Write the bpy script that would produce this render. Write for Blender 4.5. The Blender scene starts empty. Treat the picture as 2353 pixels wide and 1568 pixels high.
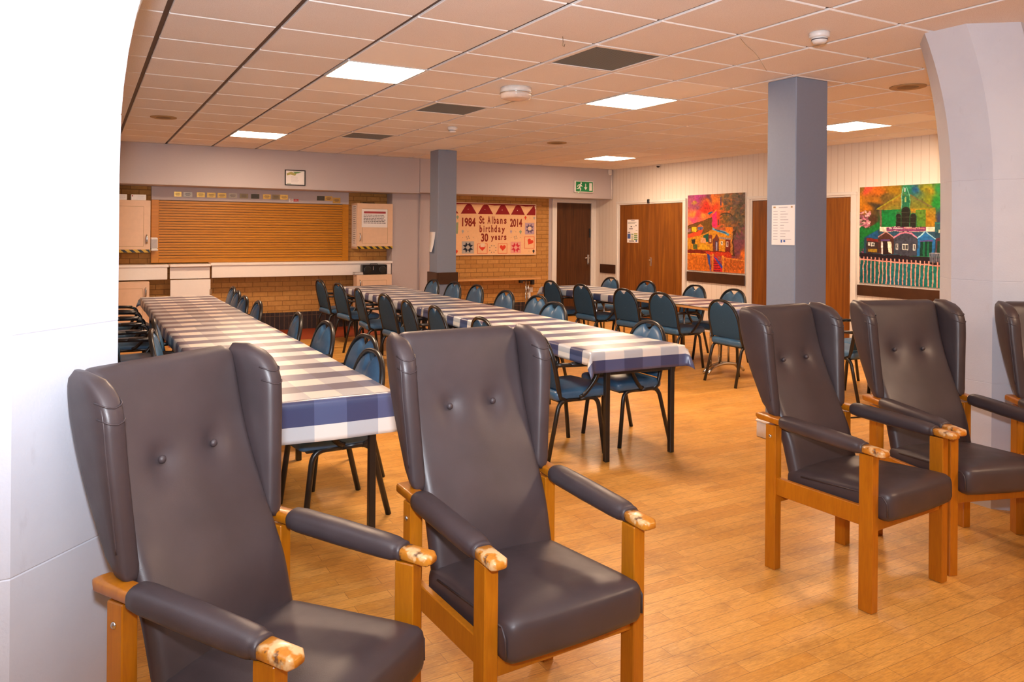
import bpy, math, random
import numpy as np
from mathutils import Vector, Matrix
random.seed(7)
PI = math.pi
SC = bpy.context.scene
COL = SC.collection
H = 2.715            # ceiling height
YB = 8.5             # brick back wall
YK = 7.95            # front face of the bulkhead
XR = 8.85            # boarded wall with the doors
XL, YF = -2.4, -6.6  # sides of the room out of view

# ------------------------------------------------------------------ materials
MATS = {}
def lin(c):
    return tuple((x/255/12.92) if x/255 <= .04045 else ((x/255+.055)/1.055)**2.4 for x in c)

class NT:
    def __init__(s, name):
        s.m = bpy.data.materials.new(name); s.m.use_nodes = True
        s.t = s.m.node_tree; s.b = s.t.nodes['Principled BSDF']
        MATS[name] = s.m
    def n(s, typ, **kw):
        nd = s.t.nodes.new(typ)
        for k, v in kw.items():
            if hasattr(nd, k): setattr(nd, k, v)
        return nd
    def l(s, a, b): s.t.links.new(a, b)
    def val(s, sock, v):
        if hasattr(v, 'is_linked'): s.l(v, sock)
        elif isinstance(v, (tuple, list)) and len(v) == 3 and sock.type == 'RGBA': sock.default_value = (*v, 1)
        else: sock.default_value = v
    def set(s, **kw):
        names = dict(col='Base Color', rough='Roughness', metal='Metallic', spec='Specular IOR Level', coat='Coat Weight', coatr='Coat Roughness', sheen='Sheen Weight', normal='Normal', trans='Transmission Weight')
        for k, v in kw.items(): s.val(s.b.inputs[names[k]], v)
        return s
    def coord(s, kind='Object', scale=(1, 1, 1), rot=(0, 0, 0), loc=(0, 0, 0)):
        tc = s.n('ShaderNodeTexCoord'); mp = s.n('ShaderNodeMapping')
        mp.inputs['Scale'].default_value = scale; mp.inputs['Rotation'].default_value = rot; mp.inputs['Location'].default_value = loc
        s.l(tc.outputs[kind], mp.inputs['Vector']); return mp.outputs['Vector']
    def noise(s, vec, scale, detail=4, rough=.55, dist=0):
        nd = s.n('ShaderNodeTexNoise'); s.l(vec, nd.inputs['Vector'])
        nd.inputs['Scale'].default_value = scale; nd.inputs['Detail'].default_value = detail
        nd.inputs['Roughness'].default_value = rough; nd.inputs['Distortion'].default_value = dist
        return nd.outputs['Fac']
    def ramp(s, fac, stops):
        nd = s.n('ShaderNodeValToRGB'); s.l(fac, nd.inputs['Fac']); e = nd.color_ramp.elements
        while len(e) < len(stops): e.new(.5)
        for el, (p, c) in zip(e, stops):
            el.position = p; el.color = (*c, 1) if isinstance(c, tuple) else (c, c, c, 1)
        return nd.outputs['Color']
    def mix(s, fac, a, b, mode='MIX'):
        nd = s.n('ShaderNodeMix', data_type='RGBA', blend_type=mode)
        s.val(nd.inputs[0], fac); s.val(nd.inputs[6], a); s.val(nd.inputs[7], b)
        return nd.outputs[2]
    def math(s, op, a, b=0.0):
        nd = s.n('ShaderNodeMath', operation=op); s.val(nd.inputs[0], a); s.val(nd.inputs[1], b); return nd.outputs[0]
    def bump(s, h, strength=.3, dist=.01):
        nd = s.n('ShaderNodeBump'); s.l(h, nd.inputs['Height'])
        nd.inputs['Strength'].default_value = strength; nd.inputs['Distance'].default_value = dist
        s.l(nd.outputs['Normal'], s.b.inputs['Normal']); return s

def simple(name, col, rough=.5, metal=0, spec=.5, var=.12, scale=30, bump=0.0, coat=0):
    t = NT(name); v = t.coord()
    f = t.noise(v, scale, 3)
    c = t.mix(f, tuple(x*(1-var) for x in col), tuple(min(1, x*(1+var)) for x in col))
    t.set(col=c, rough=rough, metal=metal, spec=spec, coat=coat)
    if bump: t.bump(t.noise(v, scale*4, 2), bump, .002)
    return t.m

simple('black_metal', (.012, .011, .011), .32, 0, .6)
simple('chrome', (.62, .6, .57), .18, 1, var=.04)
simple('brass', (.62, .42, .13), .3, 1, var=.1, scale=60)
simple('bronze_plate', (.30, .24, .14), .38, .8, var=.1)
simple('dark_plate', (.09, .085, .06), .4, .6)
simple('silver_plate', (.42, .37, .30), .38, .7)
simple('plastic_white', (.80, .79, .77), .35)
simple('plastic_grey', (.45, .42, .42), .4)
simple('plastic_black', (.012, .012, .014), .28)
simple('paint_white', (.78, .77, .74), .38, var=.03)
simple('paint_grey', (.52, .47, .48), .55, var=.05, scale=60, bump=.1)
simple('paint_column', (.25, .30, .40), .5, var=.05, scale=50, bump=.12)
simple('plaster_front', (.62, .62, .62), .7, var=.05)
simple('laminate_white', (.90, .86, .82), .4, var=.03)
simple('beech', (.80, .56, .38), .45, var=.08, scale=14)
simple('dado_wood', (.060, .024, .011), .35, var=.35, scale=9)
simple('paper', (.90, .88, .87), .6, var=.02)
simple('ink', (.10, .09, .10), .6)
simple('ink_faint', (.55, .53, .56), .6)
simple('ink_red', (.42, .05, .06), .5)
simple('sign_red', (.62, .03, .03), .4)
simple('sign_green', (.0, .24, .07), .35)
simple('sign_white', (.85, .87, .85), .4)
simple('tape_black', (.015, .014, .012), .4)
simple('tape_yellow', (.62, .40, .02), .4)
simple('card_blue', (.06, .13, .42), .5)
simple('card_green', (.16, .32, .12), .5)
simple('card_olive', (.45, .42, .12), .5)
simple('quilt_cream', (.86, .54, .29), .85, var=.08, scale=25, bump=.15)
simple('quilt_white', (.85, .66, .50), .85)
simple('quilt_red', (.27, .008, .012), .85)
simple('quilt_letters', (.27, .025, .012), .85)
simple('quilt_scarlet', (.70, .055, .02), .85)
simple('quilt_crimson', (.62, .03, .06), .85)
simple('quilt_pink', (.78, .36, .30), .85)
simple('quilt_navy', (.012, .018, .035), .85)
simple('quilt_grey', (.44, .42, .40), .85)
simple('quilt_lilac', (.50, .35, .45), .85)
simple('quilt_purple', (.12, .085, .16), .85)
simple('quilt_green', (.30, .38, .24), .85)
simple('quilt_dim', (.25, .2, .17), .85)
simple('tan_disc', (.42, .27, .12), .6)
simple('tan_dark', (.20, .12, .05), .6)
simple('tee_dark', (.085, .05, .035), .55)
simple('tee_light', (.95, .92, .89), .5)
simple('blank_tile', (.97, .94, .90), .6, var=.02)
simple('table_ply', (.60, .32, .12), .4, var=.15, scale=12)
simple('foil_red', (.7, .2, .2), .2)
simple('clear_plastic', (.75, .66, .60), .12)
simple('red_quarry', (.33, .055, .018), .5, var=.2, scale=12)

# dark brown vinyl of the wing armchairs
t = NT('leather'); v = t.coord()
big = t.noise(v, 5, 3); fine = t.noise(v, 420, 2)
c = t.ramp(big, [(.3, (.046, .033, .036)), (.7, (.064, .046, .050))])
t.set(col=c, rough=t.ramp(t.noise(v, 9, 3), [(.3, .36), (.7, .48)]), spec=.6)
t.bump(fine, .12, .002)
# blue vinyl and blue cloth of the stacking chairs
t = NT('blue_vinyl'); v = t.coord()
t.set(col=t.ramp(t.noise(v, 14, 3), [(.3, (.034, .108, .215)), (.7, (.052, .145, .27))]), rough=.34, spec=.6)
t.bump(t.noise(v, 300, 2), .1, .002)
t = NT('blue_fabric'); v = t.coord()
t.set(col=t.ramp(t.noise(v, 500, 2), [(.3, (.012, .043, .092)), (.7, (.038, .10, .185))]), rough=.8, spec=.25)
t.bump(t.noise(v, 600, 2), .3, .002)
# lacquered orange beech of the armchairs
def lacquer(name, a, b, worn=False):
    t = NT(name); v = t.coord(scale=(14, 14, 1.6))
    g = t.noise(v, 5, 6, .6, .6)
    c = t.ramp(g, [(.25, a), (.75, b)])
    if worn:
        w = t.noise(t.coord(), 26, 3, .5)
        c = t.mix(t.ramp(w, [(.56, 0.0), (.60, .85)]), c, (.085, .040, .028))
        w2 = t.noise(t.coord(loc=(3, 1, 2)), 24, 3, .5)
        c = t.mix(t.ramp(w2, [(.52, 0.0), (.60, .8)]), c, (.80, .55, .28))
    t.set(col=c, rough=.3, spec=.5, coat=.15)
    t.bump(g, .04, .002)
lacquer('chair_wood', (.40, .118, .003), (.53, .18, .006))
lacquer('chair_wood_worn', (.52, .17, .01), (.64, .26, .03), True)
# veneered doors
t = NT('door_veneer'); v = t.coord(scale=(3, 3, .16))
g = t.noise(v, 4, 7, .62, 1.2); g2 = t.noise(t.coord(scale=(60, 60, 1)), 3, 3)
c = t.ramp(g, [(.25, (.125, .036, .007)), (.5, (.26, .085, .012)), (.8, (.50, .185, .022))])
c = t.mix(t.math('MULTIPLY', g2, .5), c, (.09, .03, .008))
t.set(col=c, rough=.36, spec=.4)
t = NT('door_veneer_dark'); v = t.coord(scale=(9, 9, .25))
g = t.noise(v, 5, 7, .62, 1.0)
t.set(col=t.ramp(g, [(.3, (.040, .015, .005)), (.7, (.13, .045, .012))]), rough=.4, spec=.4)
# shutter slats
t = NT('shutter_wood'); v = t.coord(scale=(.7, 8, 8))
g = t.noise(v, 5, 6, .6, .8)
t.set(col=t.ramp(g, [(.25, (.46, .170, .006)), (.75, (.62, .25, .012))]), rough=.38, spec=.4)
# boarded wall
t = NT('wall_boards'); v = t.coord()
sp = t.n('ShaderNodeSeparateXYZ'); t.l(v, sp.inputs[0])
fr = t.math('FRACT', t.math('DIVIDE', sp.outputs[1], .1))
gr = t.math('LESS_THAN', t.math('ABSOLUTE', t.math('SUBTRACT', fr, .5)), .045)
c = t.mix(gr, (.82, .77, .70), (.70, .63, .55))
t.set(col=c, rough=.45)
t.bump(t.math('MULTIPLY', gr, -1.0), .6, .006)
# buff brick with dark soldier course
def brick(name, a, b, mortar, w, h, rot=False):
    t = NT(name)
    v = t.coord(rot=(PI/2, 0, 0))
    if rot:
        sp = t.n('ShaderNodeSeparateXYZ'); t.l(t.coord(), sp.inputs[0])
        cb = t.n('ShaderNodeCombineXYZ'); t.l(sp.outputs[2], cb.inputs[0]); t.l(sp.outputs[0], cb.inputs[1]); v = cb.outputs[0]
    else:
        sp = t.n('ShaderNodeSeparateXYZ'); t.l(t.coord(), sp.inputs[0])
        cb = t.n('ShaderNodeCombineXYZ'); t.l(sp.outputs[0], cb.inputs[0]); t.l(sp.outputs[2], cb.inputs[1]); v = cb.outputs[0]
    br = t.n('ShaderNodeTexBrick'); t.l(v, br.inputs['Vector'])
    br.inputs['Color1'].default_value = (*a, 1); br.inputs['Color2'].default_value = (*b, 1); br.inputs['Mortar'].default_value = (*mortar, 1)
    br.inputs['Scale'].default_value = 1; br.inputs['Brick Width'].default_value = w; br.inputs['Row Height'].default_value = h
    br.inputs['Mortar Size'].default_value = .005; br.inputs['Mortar Smooth'].default_value = .2; br.inputs['Bias'].default_value = 0
    if rot: br.offset = 0.0
    n = t.noise(t.coord(), 22, 5, .6)
    c = t.mix(t.ramp(n, [(.3, 0.0), (.75, .45)]), br.outputs['Color'], tuple(x*.55 for x in a))
    t.set(col=c, rough=.75, spec=.25)
    t.bump(t.math('MULTIPLY', br.outputs['Fac'], -1.0), .5, .006)
brick('brick_buff', (.50, .25, .066), (.60, .32, .095), (.27, .13, .045), .225, .075)
brick('brick_dark', (.035, .026, .028), (.055, .042, .042), (.16, .09, .06), .215, .072, True)
# pillar paint with scuffs
t = NT('paint_pillar'); v = t.coord()
n = t.noise(v, 3.5, 5, .6); n2 = t.noise(t.coord(scale=(1, 1, .35)), 16, 5, .6)
c = t.mix(t.ramp(n, [(.45, 0.0), (.75, .35)]), (.63, .66, .74), (.50, .53, .63))
c = t.mix(t.ramp(n2, [(.64, 0.0), (.74, .25)]), c, (.42, .42, .46))
t.set(col=c, rough=.55)
t.bump(t.noise(v, 120, 4), .25, .003)
# ceiling tile
t = NT('ceiling_tile'); v = t.coord()
sp = t.noise(v, 260, 2); n = t.noise(v, 1.3, 3)
c = t.mix(t.ramp(sp, [(.35, 1.0), (.48, 0.0)]), (.90, .86, .83), (.74, .67, .63))
c = t.mix(t.ramp(n, [(.4, 0.0), (.8, .12)]), c, (.60, .46, .36))
t.set(col=c, rough=.85, spec=.2)
t.bump(sp, .25, .003)
# strip wood floor
t = NT('floor_wood')
v = t.coord()
br = t.n('ShaderNodeTexBrick'); t.l(v, br.inputs['Vector'])
br.inputs['Scale'].default_value = 1; br.inputs['Brick Width'].default_value = .46; br.inputs['Row Height'].default_value = .068
br.inputs['Mortar Size'].default_value = .0012; br.inputs['Mortar Smooth'].default_value = .3
br.offset = .37; br.squash = 1
br.inputs['Color1'].default_value = (0, 0, 0, 1); br.inputs['Color2'].default_value = (1, 1, 1, 1); br.inputs['Mortar'].default_value = (.3, .3, .3, 1)
vg = t.coord(scale=(6, 60, 1)); g = t.noise(vg, 3, 7, .62, .4)
base = t.ramp(br.outputs['Color'], [(0.0, (.66, .315, .060)), (.5, (.74, .375, .080)), (1.0, (.80, .43, .105))])
c = t.mix(t.ramp(g, [(.32, .5), (.56, 0.0)]), base, (.36, .15, .026))
vd = t.coord(scale=(.8, 1.5, 1)); d = t.noise(vd, 3.6, 6, .7, .3)
c = t.mix(t.ramp(d, [(.48, 0.0), (.72, .55)]), c, (.30, .135, .036))
vs = t.coord(scale=(5, 16, 1)); s2 = t.noise(vs, 4, 6, .7)
c = t.mix(t.ramp(s2, [(.60, 0.0), (.72, .55)]), c, (.21, .10, .035))
s3 = t.noise(t.coord(scale=(7, 24, 1), loc=(4, 2, 0)), 3, 5, .7)
c = t.mix(t.ramp(s3, [(.56, 0.0), (.72, .45)]), c, (.88, .56, .24))
c = t.mix(t.math('MULTIPLY', br.outputs['Fac'], .6), c, (.14, .06, .02))
t.set(col=c, rough=t.ramp(t.noise(v, 3, 4), [(.3, .30), (.7, .44)]), spec=.42)
t.bump(t.math('ADD', t.math('MULTIPLY', br.outputs['Fac'], -.6), t.math('MULTIPLY', g, .25)), .18, .003)
# checked oilcloth (UV in metres)
t = NT('oilcloth')
uv = t.n('ShaderNodeUVMap'); sp = t.n('ShaderNodeSeparateXYZ'); t.l(uv.outputs[0], sp.inputs[0])
def stripe(o): return t.math('LESS_THAN', t.math('FRACT', t.math('DIVIDE', o, .31)), .5)
cu, cv = stripe(sp.outputs[0]), stripe(sp.outputs[1])
cl = t.mix(cu, (.95, .93, .88), (.58, .64, .70))
dk = t.mix(cu, (.060, .095, .25), (.015, .036, .145))
weave = t.noise(t.coord(scale=(1, 1, 1)), 700, 2)
c = t.mix(cv, cl, dk)
c = t.mix(t.math('MULTIPLY', weave, .14), c, (.34, .34, .36))
t.set(col=c, rough=.38, spec=.6, coat=.9, coatr=.32)
t.b.inputs['Coat IOR'].default_value = 1.55
t.bump(t.noise(t.coord(), 9, 3), .12, .01)
# vent grille
t = NT('vent_mesh')
sp = t.n('ShaderNodeSeparateXYZ'); t.l(t.coord(), sp.inputs[0])
a = t.math('FRACT', t.math('MULTIPLY', sp.outputs[0], 80)); b = t.math('FRACT', t.math('MULTIPLY', sp.outputs[1], 80))
m = t.math('MAXIMUM', t.math('LESS_THAN', a, .4), t.math('LESS_THAN', b, .4))
t.set(col=t.mix(m, (.03, .038, .042), (.19, .24, .27)), rough=.5, metal=0)
# painted pictures
t = NT('canvas'); ca = t.n('ShaderNodeVertexColor'); ca.layer_name = 'Col'
t.set(col=ca.outputs['Color'], rough=.5, spec=.3); t.bump(t.noise(t.coord(), 90, 3), .1, .003)
# lit panels
def emit(name, col, s):
    t = NT(name); t.set(col=(.9, .9, .9)); t.b.inputs['Emission Color'].default_value = (*col, 1); t.b.inputs['Emission Strength'].default_value = s
WARM = (1.0, .70, .47)
emit('lamp_panel', WARM, 40.0)
emit('lamp_green', (.1, 1, .2), 2.0)
M = MATS

# ------------------------------------------------------------------ mesh helpers
class MB:
    def __init__(s, *mats):
        s.v = []; s.f = []; s.mi = []; s.sm = []; s.mats = list(mats); s.uv = None
    def add(s, vs, fs, mi=0, smooth=False, mtx=None):
        o = len(s.v)
        for p in vs:
            p = Vector(p)
            s.v.append(tuple(mtx @ p) if mtx else tuple(p))
        for f in fs:
            s.f.append([o+i for i in f]); s.mi.append(mi); s.sm.append(smooth)
        return s
    def box(s, x0, x1, y0, y1, z0, z1, mi=0, b=0.0, mtx=None):
        if b <= 0:
            vs = [(x, y, z) for x in (x0, x1) for y in (y0, y1) for z in (z0, z1)]
            fs = [(0, 1, 3, 2), (4, 6, 7, 5), (0, 4, 5, 1), (2, 3, 7, 6), (0, 2, 6, 4), (1, 5, 7, 3)]
            return s.add(vs, fs, mi, False, mtx)
        b = min(b, .49*(x1-x0), .49*(y1-y0), .49*(z1-z0))
        vs = []; idx = {}
        X, Y, Z = (x0, x1), (y0, y1), (z0, z1)
        for i in (0, 1):
            for j in (0, 1):
                for k in (0, 1):
                    sx, sy, sz = 1-2*i, 1-2*j, 1-2*k
                    idx[i, j, k, 0] = len(vs); vs.append((X[i], Y[j]+sy*b, Z[k]+sz*b))
                    idx[i, j, k, 1] = len(vs); vs.append((X[i]+sx*b, Y[j], Z[k]+sz*b))
                    idx[i, j, k, 2] = len(vs); vs.append((X[i]+sx*b, Y[j]+sy*b, Z[k]))
        fs = []
        for i in (0, 1):
            fs.append([idx[i, 0, 0, 0], idx[i, 1, 0, 0], idx[i, 1, 1, 0], idx[i, 0, 1, 0]])
            fs.append([idx[0, i, 0, 1], idx[1, i, 0, 1], idx[1, i, 1, 1], idx[0, i, 1, 1]])
            fs.append([idx[0, 0, i, 2], idx[1, 0, i, 2], idx[1, 1, i, 2], idx[0, 1, i, 2]])
        for i in (0, 1):
            for j in (0, 1):
                fs.append([idx[i, j, 0, 0], idx[i, j, 1, 0], idx[i, j, 1, 1], idx[i, j, 0, 1]])
                fs.append([idx[i, 0, j, 0], idx[i, 1, j, 0], idx[i, 1, j, 2], idx[i, 0, j, 2]])
                fs.append([idx[0, i, j, 1], idx[1, i, j, 1], idx[1, i, j, 2], idx[0, i, j, 2]])
        for i in (0, 1):
            for j in (0, 1):
                for k in (0, 1): fs.append([idx[i, j, k, 0], idx[i, j, k, 1], idx[i, j, k, 2]])
        return s.add(vs, fs, mi, False, mtx)
    def loft(s, rings, mi=0, smooth=True, caps=True, closed=True):
        n = len(rings[0]); vs = [p for r in rings for p in r]; fs = []
        for a in range(len(rings)-1):
            for i in range(n if closed else n-1):
                j = (i+1) % n
                fs.append([a*n+i, a*n+j, (a+1)*n+j, (a+1)*n+i])
        if caps:
            fs.append(list(range(n))[::-1]); fs.append([(len(rings)-1)*n+i for i in range(n)])
        return s.add(vs, fs, mi, smooth)
    def tube(s, pts, r, seg=10, mi=0, r2=None, caps=True):
        pts = [Vector(p) for p in pts]; rings = []
        d = (pts[1]-pts[0]).normalized()
        up = Vector((0, 0, 1)) if abs(d.z) < .9 else Vector((0, 1, 0))
        u = d.cross(up).normalized()
        for i, p in enumerate(pts):
            if i == 0: t = pts[1]-p
            elif i == len(pts)-1: t = p-pts[i-1]
            else: t = (pts[i+1]-p).normalized()+(p-pts[i-1]).normalized()
            t.normalize(); u = (u-t*u.dot(t)).normalized(); w = t.cross(u)
            ra = r[i] if isinstance(r, (list, tuple)) else r
            rb = ra if r2 is None else (r2[i] if isinstance(r2, (list, tuple)) else r2)
            rings.append([p+u*ra*math.cos(a)+w*rb*math.sin(a) for a in [2*PI*k/seg for k in range(seg)]])
        return s.loft(rings, mi, True, caps)
    def lathe(s, prof, c=(0, 0, 0), seg=24, mi=0, smooth=True):
        rings = [[(c[0]+r*math.cos(2*PI*k/seg), c[1]+r*math.sin(2*PI*k/seg), c[2]+z) for k in range(seg)] for r, z in prof]
        return s.loft(rings, mi, smooth, True)
    def rbox(s, c, size, r, n=(8, 8, 6), fn=None, mi=0):
        hx, hy, hz = [q/2 for q in size]; vs = []; ids = {}; fs = []
        nx, ny, nz = n
        def P(i, j, k):
            key = (i, j, k)
            if key not in ids:
                def g(q, m, h):
                    a = 2*q/m-1
                    a = math.copysign(abs(a)**.75, a)
                    return a*h
                p = Vector((g(i, nx, hx), g(j, ny, hy), g(k, nz, hz)))
                q = Vector((max(-hx+r, min(hx-r, p.x)), max(-hy+r, min(hy-r, p.y)), max(-hz+r, min(hz-r, p.z))))
                d = p-q
                if d.length > 1e-9: p = q+d.normalized()*r
                if fn: p = Vector(fn(p, hx, hy, hz))
                ids[key] = len(vs); vs.append(p+Vector(c))
            return ids[key]
        for i in range(nx):
            for j in range(ny):
                for k in (0, nz): fs.append([P(i, j, k), P(i+1, j, k), P(i+1, j+1, k), P(i, j+1, k)][::(-1 if k == 0 else 1)])
        for i in range(nx):
            for k in range(nz):
                for j in (0, ny): fs.append([P(i, j, k), P(i+1, j, k), P(i+1, j, k+1), P(i, j, k+1)][::(1 if j == 0 else -1)])
        for j in range(ny):
            for k in range(nz):
                for i in (0, nx): fs.append([P(i, j, k), P(i, j+1, k), P(i, j+1, k+1), P(i, j, k+1)][::(-1 if i == 0 else 1)])
        return s.add(vs, fs, mi, True)
    def prism(s, poly, y0, y1, mi=0, axis='y'):
        n = len(poly)
        def q(p, t): return (p[0], t, p[1]) if axis == 'y' else ((t, p[0], p[1]) if axis == 'x' else (p[0], p[1], t))
        vs = [q(p, y0) for p in poly]+[q(p, y1) for p in poly]
        fs = [list(range(n)), list(range(n, 2*n))[::-1]]+[[i, (i+1) % n, n+(i+1) % n, n+i] for i in range(n)]
        return s.add(vs, fs, mi)
    def mesh(s, name):
        me = bpy.data.meshes.new(name); me.from_pydata(s.v, [], s.f)
        for m in s.mats: me.materials.append(M[m] if isinstance(m, str) else m)
        me.polygons.foreach_set('material_index', s.mi); me.polygons.foreach_set('use_smooth', s.sm)
        if s.uv is not None:
            l = me.uv_layers.new(name='UVMap')
            for p in me.polygons:
                for li in p.loop_indices: l.data[li].uv = s.uv[me.loops[li].vertex_index]
        me.update(); me.validate()
        bmn = __import__('bmesh'); b = bmn.new(); b.from_mesh(me); bmn.ops.recalc_face_normals(b, faces=b.faces); b.to_mesh(me); b.free()
        return me

def tag(o, label=None, cat=None, group=None, kind=None):
    if label: o['label'] = label
    if cat: o['category'] = cat
    if group: o['group'] = group
    if kind: o['kind'] = kind
    return o
def obj(name, mb, parent=None, loc=(0, 0, 0), rz=0, **kw):
    o = bpy.data.objects.new(name, mb.mesh(name)); COL.objects.link(o)
    o.location = loc; o.rotation_euler = (0, 0, rz)
    if parent: o.parent = parent
    return tag(o, **kw)
def empty(name, loc=(0, 0, 0), rz=0, **kw):
    o = bpy.data.objects.new(name, None); COL.objects.link(o); o.empty_display_size = .1
    o.location = loc; o.rotation_euler = (0, 0, rz); return tag(o, **kw)
def struct(name, mb, **kw):
    return obj(name, mb, kind=(None if kw.get('parent') else 'structure'), **kw)
def copy_tree(o, parent=None):
    c = o.copy(); COL.objects.link(c)
    if parent: c.parent = parent
    for ch in list(o.children): copy_tree(ch, c)
    return c
def smooth_path(pts, r=.05, n=5):
    pts = [Vector(p) for p in pts]; out = [pts[0]]
    for a, b, c in zip(pts, pts[1:], pts[2:]):
        d1 = min(r, (a-b).length*.49); d2 = min(r, (c-b).length*.49)
        p, q = b+(a-b).normalized()*d1, b+(c-b).normalized()*d2
        for k in range(n+1):
            t = k/n; out.append(p*(1-t)**2+b*2*t*(1-t)+q*t*t)
    out.append(pts[-1]); return out
def text_mb(mb, s, x0, x1, z0, hgt, y, mi=0, bold=.012, plane='back', depth=.0008):
    cu = bpy.data.curves.new('lettering', 'FONT'); cu.body = s; cu.size = 1; cu.offset = bold; cu.resolution_u = 3
    o = bpy.data.objects.new('lettering', cu); COL.objects.link(o)
    bpy.context.view_layer.update()
    me = bpy.data.meshes.new_from_object(o.evaluated_get(bpy.context.evaluated_depsgraph_get()))
    vs = np.array([v.co[:] for v in me.vertices]); fs = [list(p.vertices) for p in me.polygons]
    bpy.data.objects.remove(o); bpy.data.curves.remove(cu); bpy.data.meshes.remove(me)
    mn, mx = vs.min(0), vs.max(0)
    capb, capt = 0.0, .7
    X = (vs[:, 0]-mn[0])/(mx[0]-mn[0])*(x1-x0)+x0; Z = z0+(vs[:, 1]-capb)/(capt-capb)*hgt
    if plane == 'back': mb.add([(a, y, b) for a, b in zip(X, Z)], fs, mi)
    else: mb.add([(y, a, b) for a, b in zip(X, Z)], fs, mi)
# ------------------------------------------------------------------ the room
struct('floor', MB('floor_wood').box(XL-.2, XR+.2, YF-.2, YB+.2, -.1, 0))
struct('trim_1', MB('red_quarry').box(1.2, 4.7, 7.35, YB, 0, .003), label='red quarry tile strip on the floor below the serving hatch')
mb = MB('ceiling_tile', 'tee_dark', 'tee_light', 'blank_tile')
LIGHTS = [(3, 3), (7, 3), (12, 3), (3, 10), (12, 10), (7, -6)]  # last entry is an added panel, out of view, to brighten the foreground
DEAD = [(7, 10)]
VENTS = [(5, 1), (5, 5), (5, 9)]
for i in range(-4, 15):
    for j in range(-11, 15):
        if (i, j) in LIGHTS or (i, j) in VENTS: continue
        blank = (i, j) in DEAD or any((i, j+d) in LIGHTS+DEAD for d in (1, -1))
        x0, x1 = i*.6+.015, i*.6+.585; y0, y1 = j*.6+.011, j*.6+.589
        if blank: y0, y1 = j*.6+.003, j*.6+.597
        b = .0035
        vs = [(x0+b, y0+b, H), (x1-b, y0+b, H), (x1-b, y1-b, H), (x0+b, y1-b, H), (x0, y0, H+b), (x1, y0, H+b), (x1, y1, H+b), (x0, y1, H+b),
              (x0, y0, H+.012), (x1, y0, H+.012), (x1, y1, H+.012), (x0, y1, H+.012)]
        mi = 3 if blank else 0
        mb.add(vs, [(0, 1, 2, 3)], mi)
        mb.add(vs, [(0, 1, 5, 4), (1, 2, 6, 5), (2, 3, 7, 6), (3, 0, 4, 7), (4, 5, 9, 8), (5, 6, 10, 9), (6, 7, 11, 10), (7, 4, 8, 11)], 3 if blank else 2)
mb.box(XL-.2, XR+.2, YF-.2, YB+.2, H+.012, H+.12, 1)
for j in range(-11, 16):
    for i in range(-4, 15):
        if not any((i, j+d) in LIGHTS+DEAD for d in (0, 1, -1, -2)): mb.box(i*.6+.014, i*.6+.586, j*.6-.008, j*.6+.013, H+.0085, H+.0125, 2)
struct('ceiling', mb)
# walls
struct('wall_back', MB('brick_buff', 'paint_grey').box(XL, 7.80, YB, YB+.2, 0, H).box(7.80, XR+.2, YB, YB+.2, 0, H, 1))
mb = MB('brick_dark'); mb.box(XL, 4.6, YB-.012, YB-.001, 0, .27); mb.box(5.3, 7.78, YB-.012, YB-.001, 0, .27)
struct('baseboard_back', mb, label='dark soldier course brick plinth under the buff brick wall')
struct('wall_right', MB('wall_boards').box(XR, XR+.2, YF, YB, 0, H))
struct('wall_left', MB('paint_pillar').box(XL-.2, XL, YF, YB, 0, H))
struct('wall_front', MB('plaster_front').box(XL-.2, XR+.2, YF-.2, YF, 0, H))
mb = MB('paint_grey'); mb.box(XL, 4.97, YK, YB, 2.15, H, 0, .004); mb.box(4.975, XR-.005, YK, YB, 2.165, H, 0, .004)
struct('beam', mb, label='grey boxed bulkhead running along the top of the brick wall')
mb = MB('paint_grey'); mb.box(4.62, 5.13, 8.25, YB, 0, 2.165, 0, .006); mb.box(5.135, 5.30, 8.28, YB, 0, 2.165, 0, .006); mb.tube([(5.1, 8.235, .25), (5.1, 8.235, 2.16)], .011)
struct('column', mb, label='grey pilaster of the back wall behind the far column')
struct('column', MB('paint_column').box(4.845, 5.195, .62, .885, 0, H, 0, .006), label='square blue grey column holding a white notice')
struct('column', MB('paint_column').box(4.672, 4.965, 6.58, 6.87, 0, H, 0, .006), label='far square blue grey column with brown buffer band')
mb = MB('dado_wood'); mb.box(4.648, 4.672, 6.556, 6.894, .785, .955, 0, .003); mb.box(4.672, 4.989, 6.556, 6.58, .785, .955, 0, .003); mb.box(4.965, 4.989, 6.58, 6.894, .785, .955, 0, .003); mb.box(4.672, 4.965, 6.87, 6.894, .785, .955, 0, .003)
struct('trim_2', mb, label='brown wooden buffer band round the far column')
# big octagonal pillars whose tops curve out along the arch line
def pillar(cx, cy, ap, label, base=True):
    s = ap*math.tan(PI/8)
    octo = [(ap, s), (s, ap), (-s, ap), (-ap, s), (-ap, -s), (-s, -ap), (s, -ap), (ap, -s)]
    def ring(z, k=0.0):
        d = .28*max(0, (z-1.7)/1.015)**2.45; r = []
        for x, y in octo:
            f = 1-k/ap
            r.append((cx+x*f+(d if x > 0 else -d)*(1 if abs(x) > s*1.01 else .8), cy+y*f, z))
        return r
    zs = []
    joints = [.13, .71, 1.29, 1.87]
    for z in joints: zs += [(z-.003, 0), (z, .0018), (z+.003, 0)]
    zs += [(z, 0) for z in (0, 1.7, 1.95, 2.05, 2.15, 2.25, 2.35, 2.45, 2.55, 2.65, 2.735)]
    mb = MB('paint_pillar'); mb.loft([ring(z, k) for z, k in sorted(zs)], smooth=False)
    return struct('column', mb, label=label)
pillar(-.098, -.665, .402, 'white octagonal pillar curving out at its top, filling the left edge')
pillar(5.04, -.675, .279, 'pale octagonal pillar curving out under the ceiling behind the right armchairs')
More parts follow.
